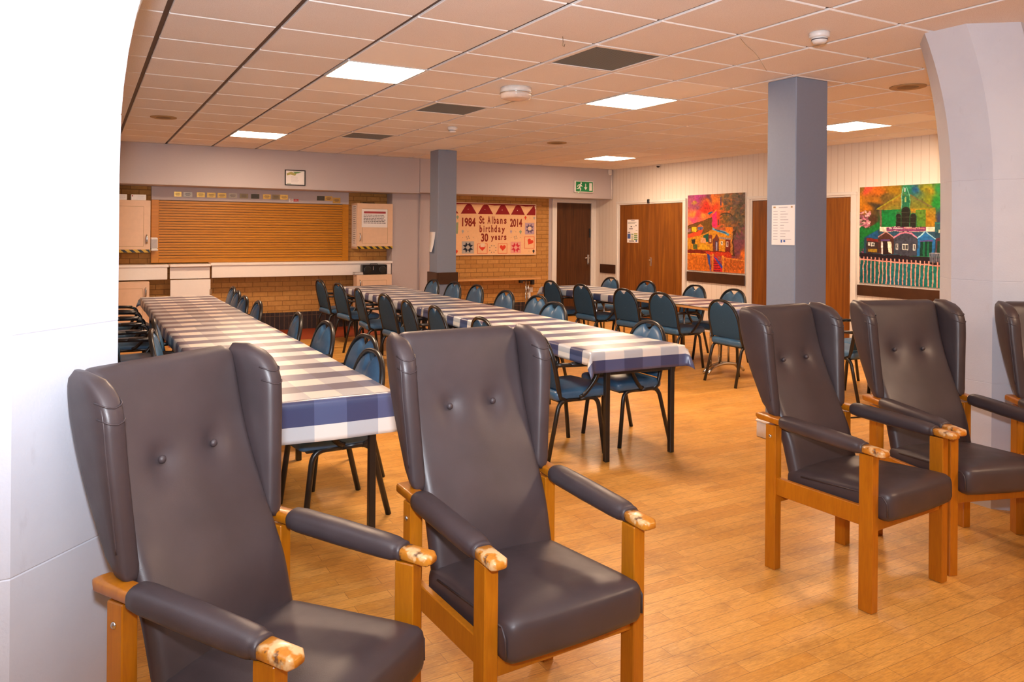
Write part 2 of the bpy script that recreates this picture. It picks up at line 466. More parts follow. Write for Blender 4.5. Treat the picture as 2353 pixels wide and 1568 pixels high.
# dado boards on the boarded wall
for k, (y0, y1, z0, z1) in enumerate([(7.845, 8.30, .788, .952), (4.78, 5.98, .775, .93), (1.6, 2.947, .785, .918)]):
    struct('trim_%d' % (k+3), MB('dado_wood').box(XR-.022, XR, y0, y1, z0, z1, 0, .003), label='dark brown buffer board on the boarded wall')
# doors
def door_frame(mb, a0, a1, top, w, axis, face, d=.03, mi=0):
    wt = min(w, .052)
    def bx(p0, p1, z0, z1, dd):
        if axis == 'x': mb.box(p0, p1, face-dd, face, z0, z1, mi, .004)
        else: mb.box(face-dd, face, p0, p1, z0, z1, mi, .004)
    bx(a0-w, a0, 0, top+wt, d); bx(a1, a1+w, 0, top+wt, d); bx(a0, a1, top, top+wt, d)
    bx(a0-w-.012, a0-w*.45, 0, top+wt*.45, d+.012); bx(a1+w*.45, a1+w+.012, 0, top+wt*.45, d+.012); bx(a0-w-.012, a1+w+.012, top+wt*.45, top+wt+.012, d+.012)
d1 = MB('door_veneer_dark').box(7.97, 8.745, YB-.012, YB, .01, 2.095, 0, .002)
D1 = struct('door_1', d1, label='dark brown exit door beside the brick wall')
mb = MB('paint_white'); door_frame(mb, 7.965, 8.75, 2.10, .095, 'x', YB); obj('door_frame', mb, D1)
def lever(parent, p, ax):
    mb = MB('chrome')
    if ax == 'x':
        mb.box(p[0]-.022, p[0]+.022, p[1]-.008, p[1], p[2]-.09, p[2]+.09, 0, .004); mb.tube(smooth_path([(p[0], p[1], p[2]+.03), (p[0], p[1]-.05, p[2]+.03), (p[0]-.11, p[1]-.05, p[2]+.03)], .02), .009)
    else:
        mb.box(p[0]-.008, p[0], p[1]-.022, p[1]+.022, p[2]-.075, p[2]+.075, 0, .004); mb.tube(smooth_path([(p[0], p[1], p[2]+.03), (p[0]-.05, p[1], p[2]+.03), (p[0]-.05, p[1]-.05, p[2]+.03)], .02), .009)
    return obj('door_handle', mb, parent, label='chrome lever handle')
lever(D1, (8.69, YB-.012, 1.03), 'x')
obj('door_closer', MB('plastic_black').box(8.70, 8.735, YB-.03, YB-.012, 1.45, 1.62, 0, .004), D1)
def double_door(name, y0, y1, top, label, plate=True):
    mb = MB('paint_white'); door_frame(mb, y0, y1, top, .07, 'y', XR)
    D = struct(name, mb, label=label)
    ym = (y0+y1)/2
    a = obj('door_leaf', MB('door_veneer').box(XR-.014, XR-.001, ym+.002, y1-.003, .01, top-.003, 0, .002), D)
    b = obj('door_leaf', MB('door_veneer').box(XR-.014, XR-.001, y0+.003, ym-.002, .01, top-.003, 0, .002), D)
    lever(b, (XR-.014, ym-.035, 1.05), 'y')
    for z in (.28, 1.0, 1.78):
        obj('hinge', MB('chrome').box(XR-.026, XR-.012, y0-.014, y0+.012, z-.055, z+.055, 0, .003), b)
    return D
D2 = double_door('door_2', 6.086, 7.721, 2.05, 'brown veneered double doors to the left of the orange painting')
D3 = double_door('door_3', 3.04, 4.645, 2.03, 'brown veneered double doors partly hidden by the square column')
obj('door_catch', MB('plastic_black').box(XR-.06, XR-.03, 6.88, 6.93, 2.06, 2.13, 0, .008), D2)

# ------------------------------------------------------------------ ceiling fittings
names = {(3, 3): 'square ceiling light over the table nearest the white pillar', (7, 3): 'square ceiling light over the far end of the bare floor before the column',
         (12, 3): 'square ceiling light seen right behind the square column', (3, 10): 'square ceiling light nearest the serving shutter', (12, 10): 'square ceiling light nearest the exit sign corner',
         (7, -6): 'added ceiling light panel, out of view, brightening the foreground'}
for i, j in LIGHTS:
    e = empty('ceiling_light', (i*.6+.3, j*.6+.3, H), label=names[i, j], cat='ceiling light', group='square ceiling lights')
    mb = MB('plastic_white')
    for a, b, c, d in ((-.296, -.284, -.296, .296), (.284, .296, -.296, .296), (-.284, .284, -.296, -.284), (-.284, .284, .284, .296)): mb.box(a, b, c, d, -.004, .012, 0)
    obj('frame', mb, e)
    obj('diffuser', MB('lamp_panel').box(-.284, .284, -.284, .284, 0, .01), e)
vn = ['square grey mesh vent nearest the camera in the ceiling', 'square grey mesh vent middle of the three', 'square grey mesh vent nearest the back wall bulkhead']
for (i, j), lb in zip(VENTS, vn):
    e = empty('ceiling_vent', (i*.6+.3, j*.6+.3, H), label=lb, cat='vent', group='ceiling vents')
    mb = MB('ceiling_tile')
    for a, b, c, d in ((-.296, -.262, -.296, .296), (.262, .296, -.296, .296), (-.262, .262, -.296, -.262), (-.262, .262, .262, .296)): mb.box(a, b, c, d, -.003, .012, 0, .002)
    obj('frame', mb, e)
    obj('mesh_panel', MB('vent_mesh').box(-.262, .262, -.262, .262, .002, .012), e)
e = empty('ceiling_sounder', (3.29, 2.06, H), label='round white alarm sounder with a clear lower ring on the ceiling', cat='alarm')
obj('body', MB('plastic_white').lathe([(.10, 0), (.125, -.002), (.128, -.035), (.12, -.045), (.05, -.046)], seg=32), e)
obj('lens_ring', MB('clear_plastic', 'chrome').lathe([(.11, -.046), (.127, -.05), (.128, -.066), (.12, -.086), (.10, -.093), (.05, -.095)], seg=32).lathe([(.118, -.044), (.131, -.046), (.131, -.051), (.118, -.052)], seg=32, mi=1), e)
for (x, y), lb in zip([(3.95, -.27), (3.84, 4.39)], ['white smoke detector on the ceiling nearest the pale pillar', 'small white smoke detector in the middle of the ceiling']):
    e = empty('smoke_detector', (x, y, H), label=lb, cat='smoke detector', group='smoke detectors')
    obj('base', MB('plastic_white').lathe([(.05, 0), (.056, -.002), (.056, -.026), (.05, -.032), (.03, -.032)]), e)
    obj('sensor_head', MB('plastic_white', 'ink').lathe([(.046, -.032), (.042, -.05), (.034, -.062), (.02, -.065), (.008, -.066)]).lathe([(.0445, -.040), (.0445, -.046)], mi=1), e)
for (x, y), lb in zip([(.94, 5.31), (5.9, .44), (5.64, 5.0)], ['tan round ceiling speaker nearest the white pillar side', 'tan round ceiling speaker beside the pale pillar top', 'tan round ceiling speaker near the middle of the far ceiling']):
    e = empty('ceiling_speaker', (x, y, H), label=lb, cat='speaker', group='round ceiling speakers')
    obj('rim', MB('tan_disc').lathe([(.10, 0), (.13, -.001), (.13, -.008), (.118, -.011), (.105, -.008)], seg=32), e)
    obj('grille', MB('tan_dark').lathe([(.105, -.001), (.105, -.006), (.06, -.009), (.01, -.010)], seg=32), e)
o = obj('wire_hook', MB('bronze_plate').tube([(0, 0, 0), (.004, 0, -.03), (.0, .0, -.055), (.012, 0, -.06), (.016, 0, -.045)], .0016, 6), loc=(2.72, .545, H), label='small bent wire hook hanging from the ceiling grid', cat='hook')
o = obj('loose_thread', MB('bronze_plate').tube(smooth_path([(0, 0, 0), (.02, -.03, -.05), (.075, -.05, -.09), (.11, -.10, -.20)], .05), .0012, 5), loc=(3.66, .05, H), label='thin loose thread dangling from a ceiling tile', cat='thread')
e = empty('corner_sensor', (8.76, YK, 2.66), label='small white motion sensor in the corner above the bulkhead end', cat='sensor')
obj('housing', MB('plastic_white').box(-.035, .035, -.05, 0, -.05, .05, 0, .012), e)
obj('cable', MB('plastic_white').tube([(.05, -.01, -.05), (.055, -.012, -.5)], .008), e)
e = empty('security_camera', (8.82, 6.68, 2.69), label='tiny black dome camera at the top of the boarded wall', cat='camera')
obj('dome', MB('plastic_black').lathe([(.004, -.03), (.02, -.024), (.028, -.008), (.028, 0)]), e)
obj('base', MB('plastic_white').lathe([(.035, 0), (.035, .012), (.01, .024)]), e)
# ------------------------------------------------------------------ serving hatch
e = empty('roller_shutter', (2.5, 8.45, 1.06), label='wide closed orange wooden roller shutter over the white counter', cat='shutter')
mb = MB('shutter_wood', 'tan_dark')
n = 23; hh = .865/n
for k in range(n):
    z = .005+k*hh+.025
    prof = [(-.006, z+.001), (-.0168, z+.002), (-.0178, z+hh*.5), (-.0168, z+hh-.006), (-.006, z+hh-.005)]
    mb.add([(x, y, zz) for x in (-1.345, 1.345) for y, zz in prof], [(i, i+1, 6+i, 5+i) for i in range(4)])
mb.box(-1.345, 1.345, -.004, .045, .0, .90, 1)
mb.box(-1.345, 1.345, -.026, -.002, .0, .05, 0, .004)
obj('slat_curtain', mb, e)
for s in (-1, 1):
    obj('guide_rail', MB('shutter_wood').box(s*1.395-.05, s*1.395+.05, -.03, .048, 0, .90, 0, .004), e)
obj('roller_box', MB('paint_grey').box(-1.445, 1.445, -.035, .048, .90, 1.09, 0, .004), e)
# plaques along the roller box
P = [(1.352, 1.451, 'brass'), (1.476, 1.596, 'silver_plate'), (1.657, 1.769, 'brass'), (1.799, 1.918, 'brass'), (1.944, 2.069, 'brass'), (2.10, 2.225, 'silver_plate'), (2.262, 2.382, 'bronze_plate'), (2.425, 2.545, 'dark_plate'), (2.599, 2.718, 'brass'), (2.737, 2.85, 'bronze_plate'), (2.855, 2.975, 'brass'), (3.427, 3.545, 'dark_plate'), (3.551, 3.674, 'brass'), (3.68, 3.805, 'brass')]
PL = ['small pale brass plaque, first at the left end of the shutter box', 'small silver plaque right of the first brass plaque', 'small pale brass plaque, third from the left on the shutter box', 'small pale brass plaque, fourth from the left with a dark mark', 'small brass plaque, fifth from the left above the shutter', 'small silver plaque, sixth from the left above the shutter', 'small bronze plaque just left of the dark middle plaque', 'small dark plaque in the middle of the shutter box', 'small brass plaque just right of the dark middle plaque', 'small bronze plaque, left of a touching pair above the shutter', 'small brass plaque, right of a touching pair above the shutter', 'small dark plaque at the start of the right end trio', 'small brass plaque in the middle of the right end trio', 'small brass plaque hung lower at the far right end of the shutter box']
for (a, b, m), lb in zip(P, PL):
    dz = -.028 if a > 3.67 else 0
    e = empty('plaque', ((a+b)/2, 8.415, 2.047+dz), label=lb, cat='plaque', group='plaques on the shutter box')
    w = (b-a)/2; hz = .036 if a < 3.67 else .045
    obj('mounted_plate', MB(m).box(-w, w, -.004, 0, -hz, hz, 0, .001), e)
    mb = MB('ink')
    for z, q in ((.014, .55), (0, .7), (-.014, .45)): mb.box(-w*q, w*q, -.0046, -.0038, z-.003, z+.003)
    obj('engraving', mb, e)
e = empty('no_smoking_sign', (3.065, 8.415, 2.003), label='red and white no smoking sign at the lower edge of the shutter box', cat='sign')
mb = MB('sign_white', 'sign_red').box(-.075, -.005, -.003, 0, -.022, .024)
mb.box(-.003, .072, -.003, 0, -.018, .020, 1)
ring = [(-.04+.018*math.cos(a), -.0034, .001+.018*math.sin(a)) for a in [k*PI/10 for k in range(21)]]
mb.tube(ring, .0022, 5, 1); mb.tube([(-.052, -.0034, .013), (-.028, -.0034, -.011)], .0018, 5, 1)
obj('sign_panel', mb, e)
mb = MB('sign_white'); text_mb(mb, 'No', .022, .046, .004, .010, -.0036); text_mb(mb, 'smoking', .006, .063, -.011, .009, -.0036)
obj('lettering', mb, e)
# counter
e = empty('serving_counter', (3.2, 8.497, 1.0), label='long white laminate counter ledge below the shutter', cat='counter')
obj('worktop', MB('laminate_white').box(-1.37, 1.42, -.29, -.0, .02, .058, 0, .006), e)
obj('fascia', MB('laminate_white').box(-1.35, 1.40, -.262, -.238, -.158, .02, 0, .003), e)
e = empty('serving_counter', (.3, 8.497, 1.0), label='white counter ledge section left of the lift-up flap', cat='counter')
obj('worktop', MB('laminate_white').box(-1.2, .975, -.28, 0, .005, .042, 0, .006), e)
obj('fascia', MB('laminate_white').box(-1.2, .955, -.262, -.238, -.168, .005, 0, .003), e)
e = empty('counter_flap', (1.56, 8.497, 1.0), label='white lift-up counter flap with drop front below the shutter', cat='counter flap')
obj('worktop', MB('laminate_white').box(-.280, .265, -.33, 0, .008, .045, 0, .008), e)
obj('fascia', MB('laminate_white').box(-.272, .262, -.262, -.238, -.163, -.0, 0, .003), e)
e = empty('hatch_gate', (1.56, 8.22, 0), label='white low gate door under the counter flap', cat='gate')
obj('door', MB('laminate_white').box(-.268, .268, -.02, .0, .05, .825, 0, .003), e)
obj('hinge', MB('chrome').box(.255, .285, -.024, -.014, .6, .68, 0, .003), e)
# wall cupboards
def cupboard(name, x0, x1, y0, y1, z0, z1, hside, label, tape=False, base=False):
    cx = (x0+x1)/2; w = (x1-x0)/2; d = y1-y0; h = z1-z0
    e = empty(name, (cx, y0, z0), label=label, cat='cupboard')
    obj('body', MB('beech').box(-w, w, .02, d-.002, 0, h, 0, .002), e)
    mb = MB('beech', 'tan_disc'); mb.box(-w, w, 0, .019, .002, h-.002, 0, .003)
    f = .085
    for a, b, c, q in ((-w+f, w-f, h-f-.004, h-f), (-w+f, w-f, f, f+.004), (-w+f, -w+f+.004, f, h-f), (w-f-.004, w-f, f, h-f)): mb.box(a, b, -.0012, .004, c, q, 1)
    D = obj('door', mb, e)
    hx = (w-.045)*hside
    zz = .125 if not base else h-.2
    obj('handle', MB('chrome').tube(smooth_path([(hx, 0, zz), (hx, -.028, zz+.012), (hx, -.028, zz+.108), (hx, 0, zz+.12)], .015), .010, 8), D)
    if tape:
        mb = MB('tape_yellow', 'tape_black'); mb.box(-w, w, -.002, .0005, .0, .042)
        k = -w-.02; i = 0
        while k < w:
            a = [(max(-w, min(w, k+.045)), -.0024, .001), (max(-w, min(w, k+.045+.05)), -.0024, .001), (max(-w, min(w, k+.05)), -.0024, .041), (max(-w, min(w, k)), -.0024, .041)]
            mb.add(a, [(0, 1, 2, 3)], 1); k += .104
        obj('hazard_tape', mb, D, label='black and yellow striped edge tape')
    return e
cl = cupboard('wall_cupboard', .05, 1.03, 8.2, 8.5, 1.215, 1.94, 1, 'pale beech wall cupboard left of the shutter with striped tape', True)
cr = cupboard('wall_cupboard', 4.015, 4.61, 8.2, 8.5, 1.255, 1.98, -1, 'pale beech wall cupboard right of the shutter with a notice', True)
cupboard('base_cabinet', .15, 1.012, 8.05, 8.235, 0, .815, 1, 'pale beech base cabinet under the left counter ledge', base=True)
cupboard('base_cabinet', 3.97, 4.545, 8.05, 8.235, 0, .85, -1, 'pale beech base cabinet carrying the black stereo', base=True)
obj('dark_strip', MB('plastic_black').box(-.1, .1, -.06, .06, 0, .012, 0, .004), loc=(4.22, 8.3, 1.981), label='flat black object on top of the right wall cupboard', cat='device')
# notice sheets
def lines(mb, x0, x1, z0, z1, rows, mi, y=-.0012, hf=.35, seed=1, lo=.75):
    r = random.Random(seed); dz = (z1-z0)/rows
    for k in range(rows):
        zc = z1-(k+.5)*dz; x = x0; end = x0+(x1-x0)*r.uniform(lo, 1)
        while x < end:
            wl = min(end-x, r.uniform(.03, .13)*(x1-x0)); mb.box(x, x+wl, y, y+.0006, zc-dz*hf/2, zc+dz*hf/2, mi); x += wl+.018*(x1-x0)
e = empty('notice_sheet', (4.302, 8.196, 1.744), label='white notice with a dark red heading bar on the right wall cupboard', cat='notice')
obj('mounted_sheet', MB('paper').box(-.216, .216, -.001, 0, -.146, .146), e)
mb = MB('ink', 'ink_red'); mb.box(-.18, .185, -.0016, -.0008, .075, .108, 1); lines(mb, -.185, .185, -.09, .06, 6, 0, -.0016, .42, 3, .9); obj('print', mb, e)
mb = MB('paper', 'ink'); mb.box(-.001, 0, -.115, .115, -.33, .33)
r = random.Random(5)
for k in range(18):
    zz = .30-k*.034; mb.box(-.0016, -.0008, -.05-r.random()*.03, .05, zz, zz+.008, 1)
e = empty('notice_sheet', (4.0145, 8.345, 1.62), label='long narrow printed strip on the side of the right wall cupboard', cat='notice'); obj('mounted_sheet', mb, e)
# things on the cupboards and counter
for x, w, lb in ((.62, .115, 'white box on the left cupboard, partly behind the pillar'), (.88, .095, 'white printed box on the left cupboard, nearest the shutter')):
    e = empty('carton', (x, 8.33, 1.941), label=lb, cat='box', group='white boxes on the left wall cupboard')
    obj('box', MB('paper').box(-w, w, -.08, .08, 0, .078, 0, .003), e)
    mb = MB('ink_faint', 'ink_red'); mb.box(-w*.25, -w*.24, -.0812, -.0804, .005, .074); lines(mb, -w*.15, w*.85, .012, .068, 4, 0, -.0814, .2, int(x*10)); mb.box(-w*.9, -w*.75, -.0814, -.0804, .05, .068, 1); obj('print', mb, e)
e = empty('towel_dispenser', (1.076, 8.30, 1.235), label='small white paper towel dispenser beside the left wall cupboard', cat='dispenser')
obj('housing', MB('plastic_white').box(-.04, .05, -.10, .10, .03, .19, 0, .012), e)
obj('front_window', MB('plastic_grey').box(-.036, .040, -.104, -.098, .045, .165, 0, .004), e)
obj('tray', MB('plastic_white').box(-.04, .055, -.115, .10, 0, .032, 0, .012), e)
e = empty('stereo', (4.275, 8.14, .8515), label='black portable stereo on the right base cabinet', cat='stereo')
obj('body', MB('plastic_black').box(-.205, .205, -.06, .06, 0, .155, 0, .01), e)
mb = MB('plastic_black', 'plastic_grey')
for s in (-1, 1): mb.lathe([(.055, 0), (.05, .004), (.02, .0)], seg=20)
obj('carry_handle', MB('plastic_black').tube(smooth_path([(-.06, 0, .15), (-.06, 0, .168), (.06, 0, .168), (.06, 0, .15)], .012), .006, 8), e)
for s in (-1, 1):
    prof = [(.062, 0), (.060, -.004), (.045, -.002), (.012, -.006)]
    m2 = MB('tape_black'); m2.loft([[(s*.125+rr*math.cos(2*PI*k/20), -.060+yy, .075+rr*math.sin(2*PI*k/20)) for k in range(20)] for rr, yy in prof]); obj('speaker_cone', m2, e)
obj('display', MB('plastic_grey').box(-.035, -.028, -.063, -.059, .07, .13, 0, .001), e)
obj('disc_stack', MB('plastic_grey', 'plastic_white').box(-.07, .07, -.05, .05, 0, .014, 0, .002).box(-.068, .068, -.05, .05, .0145, .028, 1, .002).box(-.07, .066, -.05, .05, .0285, .040, 0, .002), loc=(3.99+.02, 8.13, .8515), label='low grey stack of cases left of the black stereo', cat='case')
# bulkhead fittings
e = empty('framed_certificate', (2.967, YK, 2.32), label='black framed certificate hung on the grey bulkhead', cat='certificate')
mb = MB('plastic_black'); w, h = .152, .116
for a, b, c, d in ((-w, -w+.014, -h, h), (w-.014, w, -h, h), (-w+.014, w-.014, -h, -h+.014), (-w+.014, w-.014, h-.014, h)): mb.box(a, b, -.018, 0, c, d, 0, .002)
obj('frame', mb, e)
obj('mounted_sheet', MB('paper').box(-w+.014, w-.014, -.006, 0, -h+.014, h-.014), e)
mb = MB('card_olive', 'ink_faint', 'card_green')
mb.prism([(-.125, .06), (-.06, .085), (.02, .06), (.0, .03), (-.07, .045), (-.12, .03)], -.0072, -.0064, 0); mb.prism([(-.03, .09), (.11, .092), (.05, .07), (.0, .06)], -.0074, -.0066, 2); lines(mb, -.06, .06, -.07, .02, 5, 1, -.0074, .22, 8); mb.box(-.12, -.06, -.0074, -.0066, -.096, -.09, 2); obj('print', mb, e)
e = empty('exit_sign', (8.165, YK, 2.37), label='green running man exit sign on the grey bulkhead', cat='sign')
obj('light_box', MB('plastic_white').box(-.205, .205, -.055, 0, -.105, .105, 0, .008), e)
obj('green_panel', MB('sign_green').box(-.185, .185, -.0575, -.054, -.088, .088, 0, .001), e)
mb = MB('sign_white'); y0, y1 = -.059, -.057
mb.prism([(.105, -.07), (.165, -.07), (.165, .07), (.105, .07)], y0, y1)
mb.prism([(.018, .055), (.034, .055), (.034, -.01), (.062, -.01), (.026, -.058), (-.010, -.01), (.018, -.01)], y0, y1)
mb.prism([(-.075+.017*math.cos(a), .062+.017*math.sin(a)) for a in [k*PI/8 for k in range(16)]], y0, y1)
mb.prism([(-.128, .035), (-.085, .048), (-.068, .030), (-.045, .005), (-.055, -.004), (-.078, .015), (-.095, -.018), (-.070, -.040), (-.088, -.078), (-.102, -.074), (-.094, -.042), (-.118, -.030), (-.138, -.048), (-.170, -.046), (-.170, -.032), (-.142, -.032), (-.112, .012), (-.106, .026), (-.130, .020), (-.150, -.008), (-.162, -.002), (-.142, .032)], y0, y1)
obj('pictogram', mb, e)
obj('indicator_lamp', MB('lamp_green').lathe([(.001, -.008), (.006, -.006), (.006, 0)], (-.12, -.05, -.105), 10), e)
# ------------------------------------------------------------------ quilted banner
def BX(c): return (c-1125)/2050*1.62
def BZ(c, y):
    t = (c-100)/2050; a = 30+65*t; b = 1410-5*t
    return .46-(y-a)/(b-a)*.92
QX, QZ = 6.69, 1.59
e = empty('quilt_banner', (QX, YB-.035, QZ), label='cream quilted banner lettered St Albans birthday 30 years', cat='banner')
x0 = -1.02
mb = MB('quilt_cream', 'quilt_white'); mb.box(x0, .81, 0, .02, -.46, .46, 0, .004)
for a, b, c, d in ((x0, .81, .448, .462), (x0, .81, -.462, -.45), (.797, .812, -.46, .46)): mb.box(a, b, -.003, .004, c, d, 1, .001)
obj('cloth', mb, e)
def poly(mb, pts, mi, y=-.0015): mb.prism([(BX(a), BZ(a, b)) for a, b in pts], y, 0.0005, mi)
mb = MB('quilt_red', 'quilt_white')
poly(mb, [(100, 40), (2145, 102), (2145, 145), (1860, 150), (1700, 118), (1260, 112), (1050, 118), (840, 90), (400, 82), (100, 85)], 0)
tr = [(205, 330, 600, 330), (630, 340, 1015, 345), (1075, 350, 1450, 355), (1480, 358, 1845, 368)]
for k, (a, ya, b, yb) in enumerate(tr):
    mid = (a+b)/2; top = 78+k*12
    poly(mb, [(a, ya), (b, yb), (mid+65, top+20), (mid+30, top+5), (mid-30, top+5), (mid-65, top+22)], 0)
    mb.prism([(BX(mid-15)+.007*math.cos(q), BZ(mid, top+135)+.007*math.sin(q)) for q in [i*PI/4 for i in range(8)]], -.003, -.001, 1)
poly(mb, [(1885, 372), (2140, 378), (2140, 170), (2075, 140)], 0)
poly(mb, [(-100, 322), (150, 322), (80, 220), (-30, 220)], 0)
poly(mb, [(2105, 135), (2130, 130), (2138, 210), (2118, 215)], 1, -.002)
obj('bunting', mb, e, label='dark red bunting triangles')
mb = MB('quilt_letters')
def T(s, a, b, ybase, hpx): text_mb(mb, s, BX(a), BX(b), BZ((a+b)/2, ybase), hpx/1345*.92, -.0022, 0, .034)
T('1984', 240, 575, 650, 205); T('2014', 1455, 1775, 670, 200)
T('St', 665, 795, 582, 185); T('A', 872, 950, 582, 182); T('l', 985, 1003, 584, 178); T('b', 1030, 1085, 586, 178); T('a', 1105, 1165, 586, 178); T('n', 1198, 1262, 588, 175); T('s', 1295, 1365, 588, 175)
T('b', 675, 740, 806, 172); T('i', 775, 795, 806, 172); T('r', 830, 880, 806, 172); T('t', 895, 940, 806, 172); T('h', 970, 1025, 808, 172); T('d', 1050, 1115, 808, 172); T('a', 1150, 1210, 808, 172); T('y', 1235, 1325, 806, 150)
T('30', 715, 895, 1050, 200); T('y', 965, 1045, 1010, 140); T('e', 1062, 1122, 1012, 160); T('a', 1150, 1208, 1012, 160); T('r', 1232, 1280, 1012, 160); T('s', 1300, 1365, 1012, 160)
obj('lettering', mb, e, label='dark red appliqued letters')
def star(cx, cy, r, ry, bg, fg, ctr=None):
    mb = MB(bg, fg, ctr or bg)
    poly(mb, [(cx-r, cy-ry), (cx+r, cy-ry), (cx+r, cy+ry), (cx-r, cy+ry)], 0)
    q, qy = r*.86, ry*.86
    for sx in (-1, 1):
        for sy in (-1, 1):
            poly(mb, [(cx+sx*q*.4, cy+sy*qy), (cx, cy+sy*qy*.5), (cx+sx*q*.5, cy), (cx+sx*q, cy+sy*qy*.42), (cx+sx*q*.5, cy+sy*qy*.52)], 1, -.0025)
    if ctr: poly(mb, [(cx-r*.4, cy-ry*.2), (cx, cy-ry*.4), (cx+r*.4, cy-ry*.2), (cx+r*.4, cy+ry*.2), (cx, cy+ry*.35), (cx-r*.4, cy+ry*.25)], 2, -.003)
    return obj('star_patch', mb, e)
star(390, 1205, 150, 160, 'quilt_grey', 'quilt_navy'); star(1612, 1215, 135, 150, 'quilt_pink', 'quilt_crimson'); star(1980, 725, 125, 150, 'quilt_lilac', 'quilt_purple', 'quilt_white')
def heart(cx, cy, w, h, x0, y0, x1, y1, rot=0, cut=False):
    mb = MB('quilt_scarlet', 'quilt_white')
    pts = []
    for k in range(32):
        a = 2*PI*k/32; x = 16*math.sin(a)**3/16; y = (13*math.cos(a)-5*math.cos(2*a)-2*math.cos(3*a)-math.cos(4*a))/16
        X, Y = x*w, -y*h; pts.append((cx+X*math.cos(rot)-Y*math.sin(rot), cy+X*math.sin(rot)+Y*math.cos(rot)))
    poly(mb, pts, 0)
    if cut: poly(mb, [(cx-50, cy-110), (cx+60, cy-110), (cx+60, cy-15), (cx-50, cy-15)], 1, -.0026)
    t = 9
    for p in ([(x0, y0), (x1, y0), (x1, y0+t), (x0, y0+t)], [(x0, y1-t), (x1, y1-t), (x1, y1), (x0, y1)], [(x0, y0), (x0+t, y0), (x0+t, y1), (x0, y1)], [(x1-t, y0), (x1, y0), (x1, y1), (x1-t, y1)]): poly(mb, p, 0)
    return obj('heart_patch', mb, e)
heart(750, 1215, 78, 85, 625, 1110, 878, 1370, 0, True); heart(1272, 1215, 78, 85, 1150, 1110, 1388, 1368); heart(1995, 1065, 80, 90, 1842, 932, 2108, 1240, .55)
mb = MB('quilt_dim', 'quilt_green', 'quilt_lilac', 'quilt_scarlet', 'quilt_navy', 'quilt_grey')
def kite(c, y, w, h, mi): poly(mb, [(c, y-h*.45), (c+w, y-h*.1), (c, y+h*.55), (c-w, y-h*.1)], mi)
kite(260, 790, 30, 110, 5); kite(1485, 800, 30, 105, 2); kite(1735, 810, 34, 115, 1); kite(1865, 440, 30, 110, 3); kite(2100, 450, 30, 90, 5); kite(2090, 1315, 32, 110, 4); kite(115, 1310, 32, 110, 3); kite(130, 420, 32, 110, 1)
poly(mb, [(90, 560), (150, 550), (140, 850), (90, 850)], 1)
for c, y in ((385, 950), (1605, 955)):
    for a in range(4):
        q = a*PI/2+.4; poly(mb, [(c+12*math.cos(q), y+12*math.sin(q)), (c+50*math.cos(q-.25), y+50*math.sin(q-.25)), (c+50*math.cos(q+.35), y+50*math.sin(q+.35))], 0)
for a in range(8):
    q = a*PI/4+.39; poly(mb, [(1015+62*math.cos(q), 1250+72*math.sin(q)), (1015+95*math.cos(q-.15), 1250+105*math.sin(q-.15)), (1015+95*math.cos(q+.2), 1250+105*math.sin(q+.2))], 0)
for c, y in ((260, 948), (520, 948), (390, 795), (1490, 950), (1730, 950), (1610, 805), (1980, 448), (1965, 1312)): poly(mb, [(c-7, y-7), (c+7, y-7), (c+7, y+7), (c-7, y+7)], 0)
obj('small_patches', mb, e)
obj('hanging_rod', MB('table_ply').tube([(-1.05, .012, .44), (.93, .012, .44)], .009), e)
# folding table leaning flat near the brick, sockets
e = empty('folding_table', (6.62, 8.30, 0), label='bare pale wooden folding table against the brick wall below the banner', cat='table')
obj('tabletop', MB('table_ply').box(-.93, .86, -.06, .19, .69, .725, 0, .004), e)
for x in (-.78, .60):
    mb = MB('chrome'); mb.tube([(x-.04, -.02, .0), (x-.04, -.02, .69)], .013); mb.tube([(x+.045, .04, .0), (x+.045, .04, .69)], .013); obj('leg', mb, e)
mb = MB('plastic_black')
for x in (-.9, .46, .70): mb.box(x-.03, x+.03, -.045, .015, .60 if x > .6 else .635, .69, 0, .004)
mb.box(.46, .72, -.03, -.012, .665, .69); obj('brackets', mb, e)
e = empty('power_socket', (7.388, YB, .49), label='white double power socket with a trunking drop on the brick wall', cat='socket')
obj('faceplate', MB('plastic_white').box(-.062, .062, -.03, 0, -.045, .045, 0, .004), e)
obj('plug', MB('plastic_black').box(-.07, -.03, -.06, -.03, -.03, .015, 0, .006), e)
obj('trunking', MB('plastic_white').box(-.02, .02, -.018, 0, -.48, -.045, 0, .002), e)
e = empty('power_box', (4.80, .82, 0), label='white trunking box on the floor at the foot of the square column', cat='trunking box')
obj('housing', MB('plastic_white').box(-.045, .043, -.07, .07, 0, .115, 0, .008), e)
obj('lid', MB('plastic_white').box(-.049, .044, -.074, .074, .116, .135, 0, .006), e)
obj('floor_lead', MB('plastic_black').tube(smooth_path([(0, 0, 0), (.25, .25, 0), (.9, .1, 0), (1.35, .22, 0)], .2), .006, 6), loc=(5.35, .75, .006), label='thin dark cable on the floor behind the square column', cat='cable')
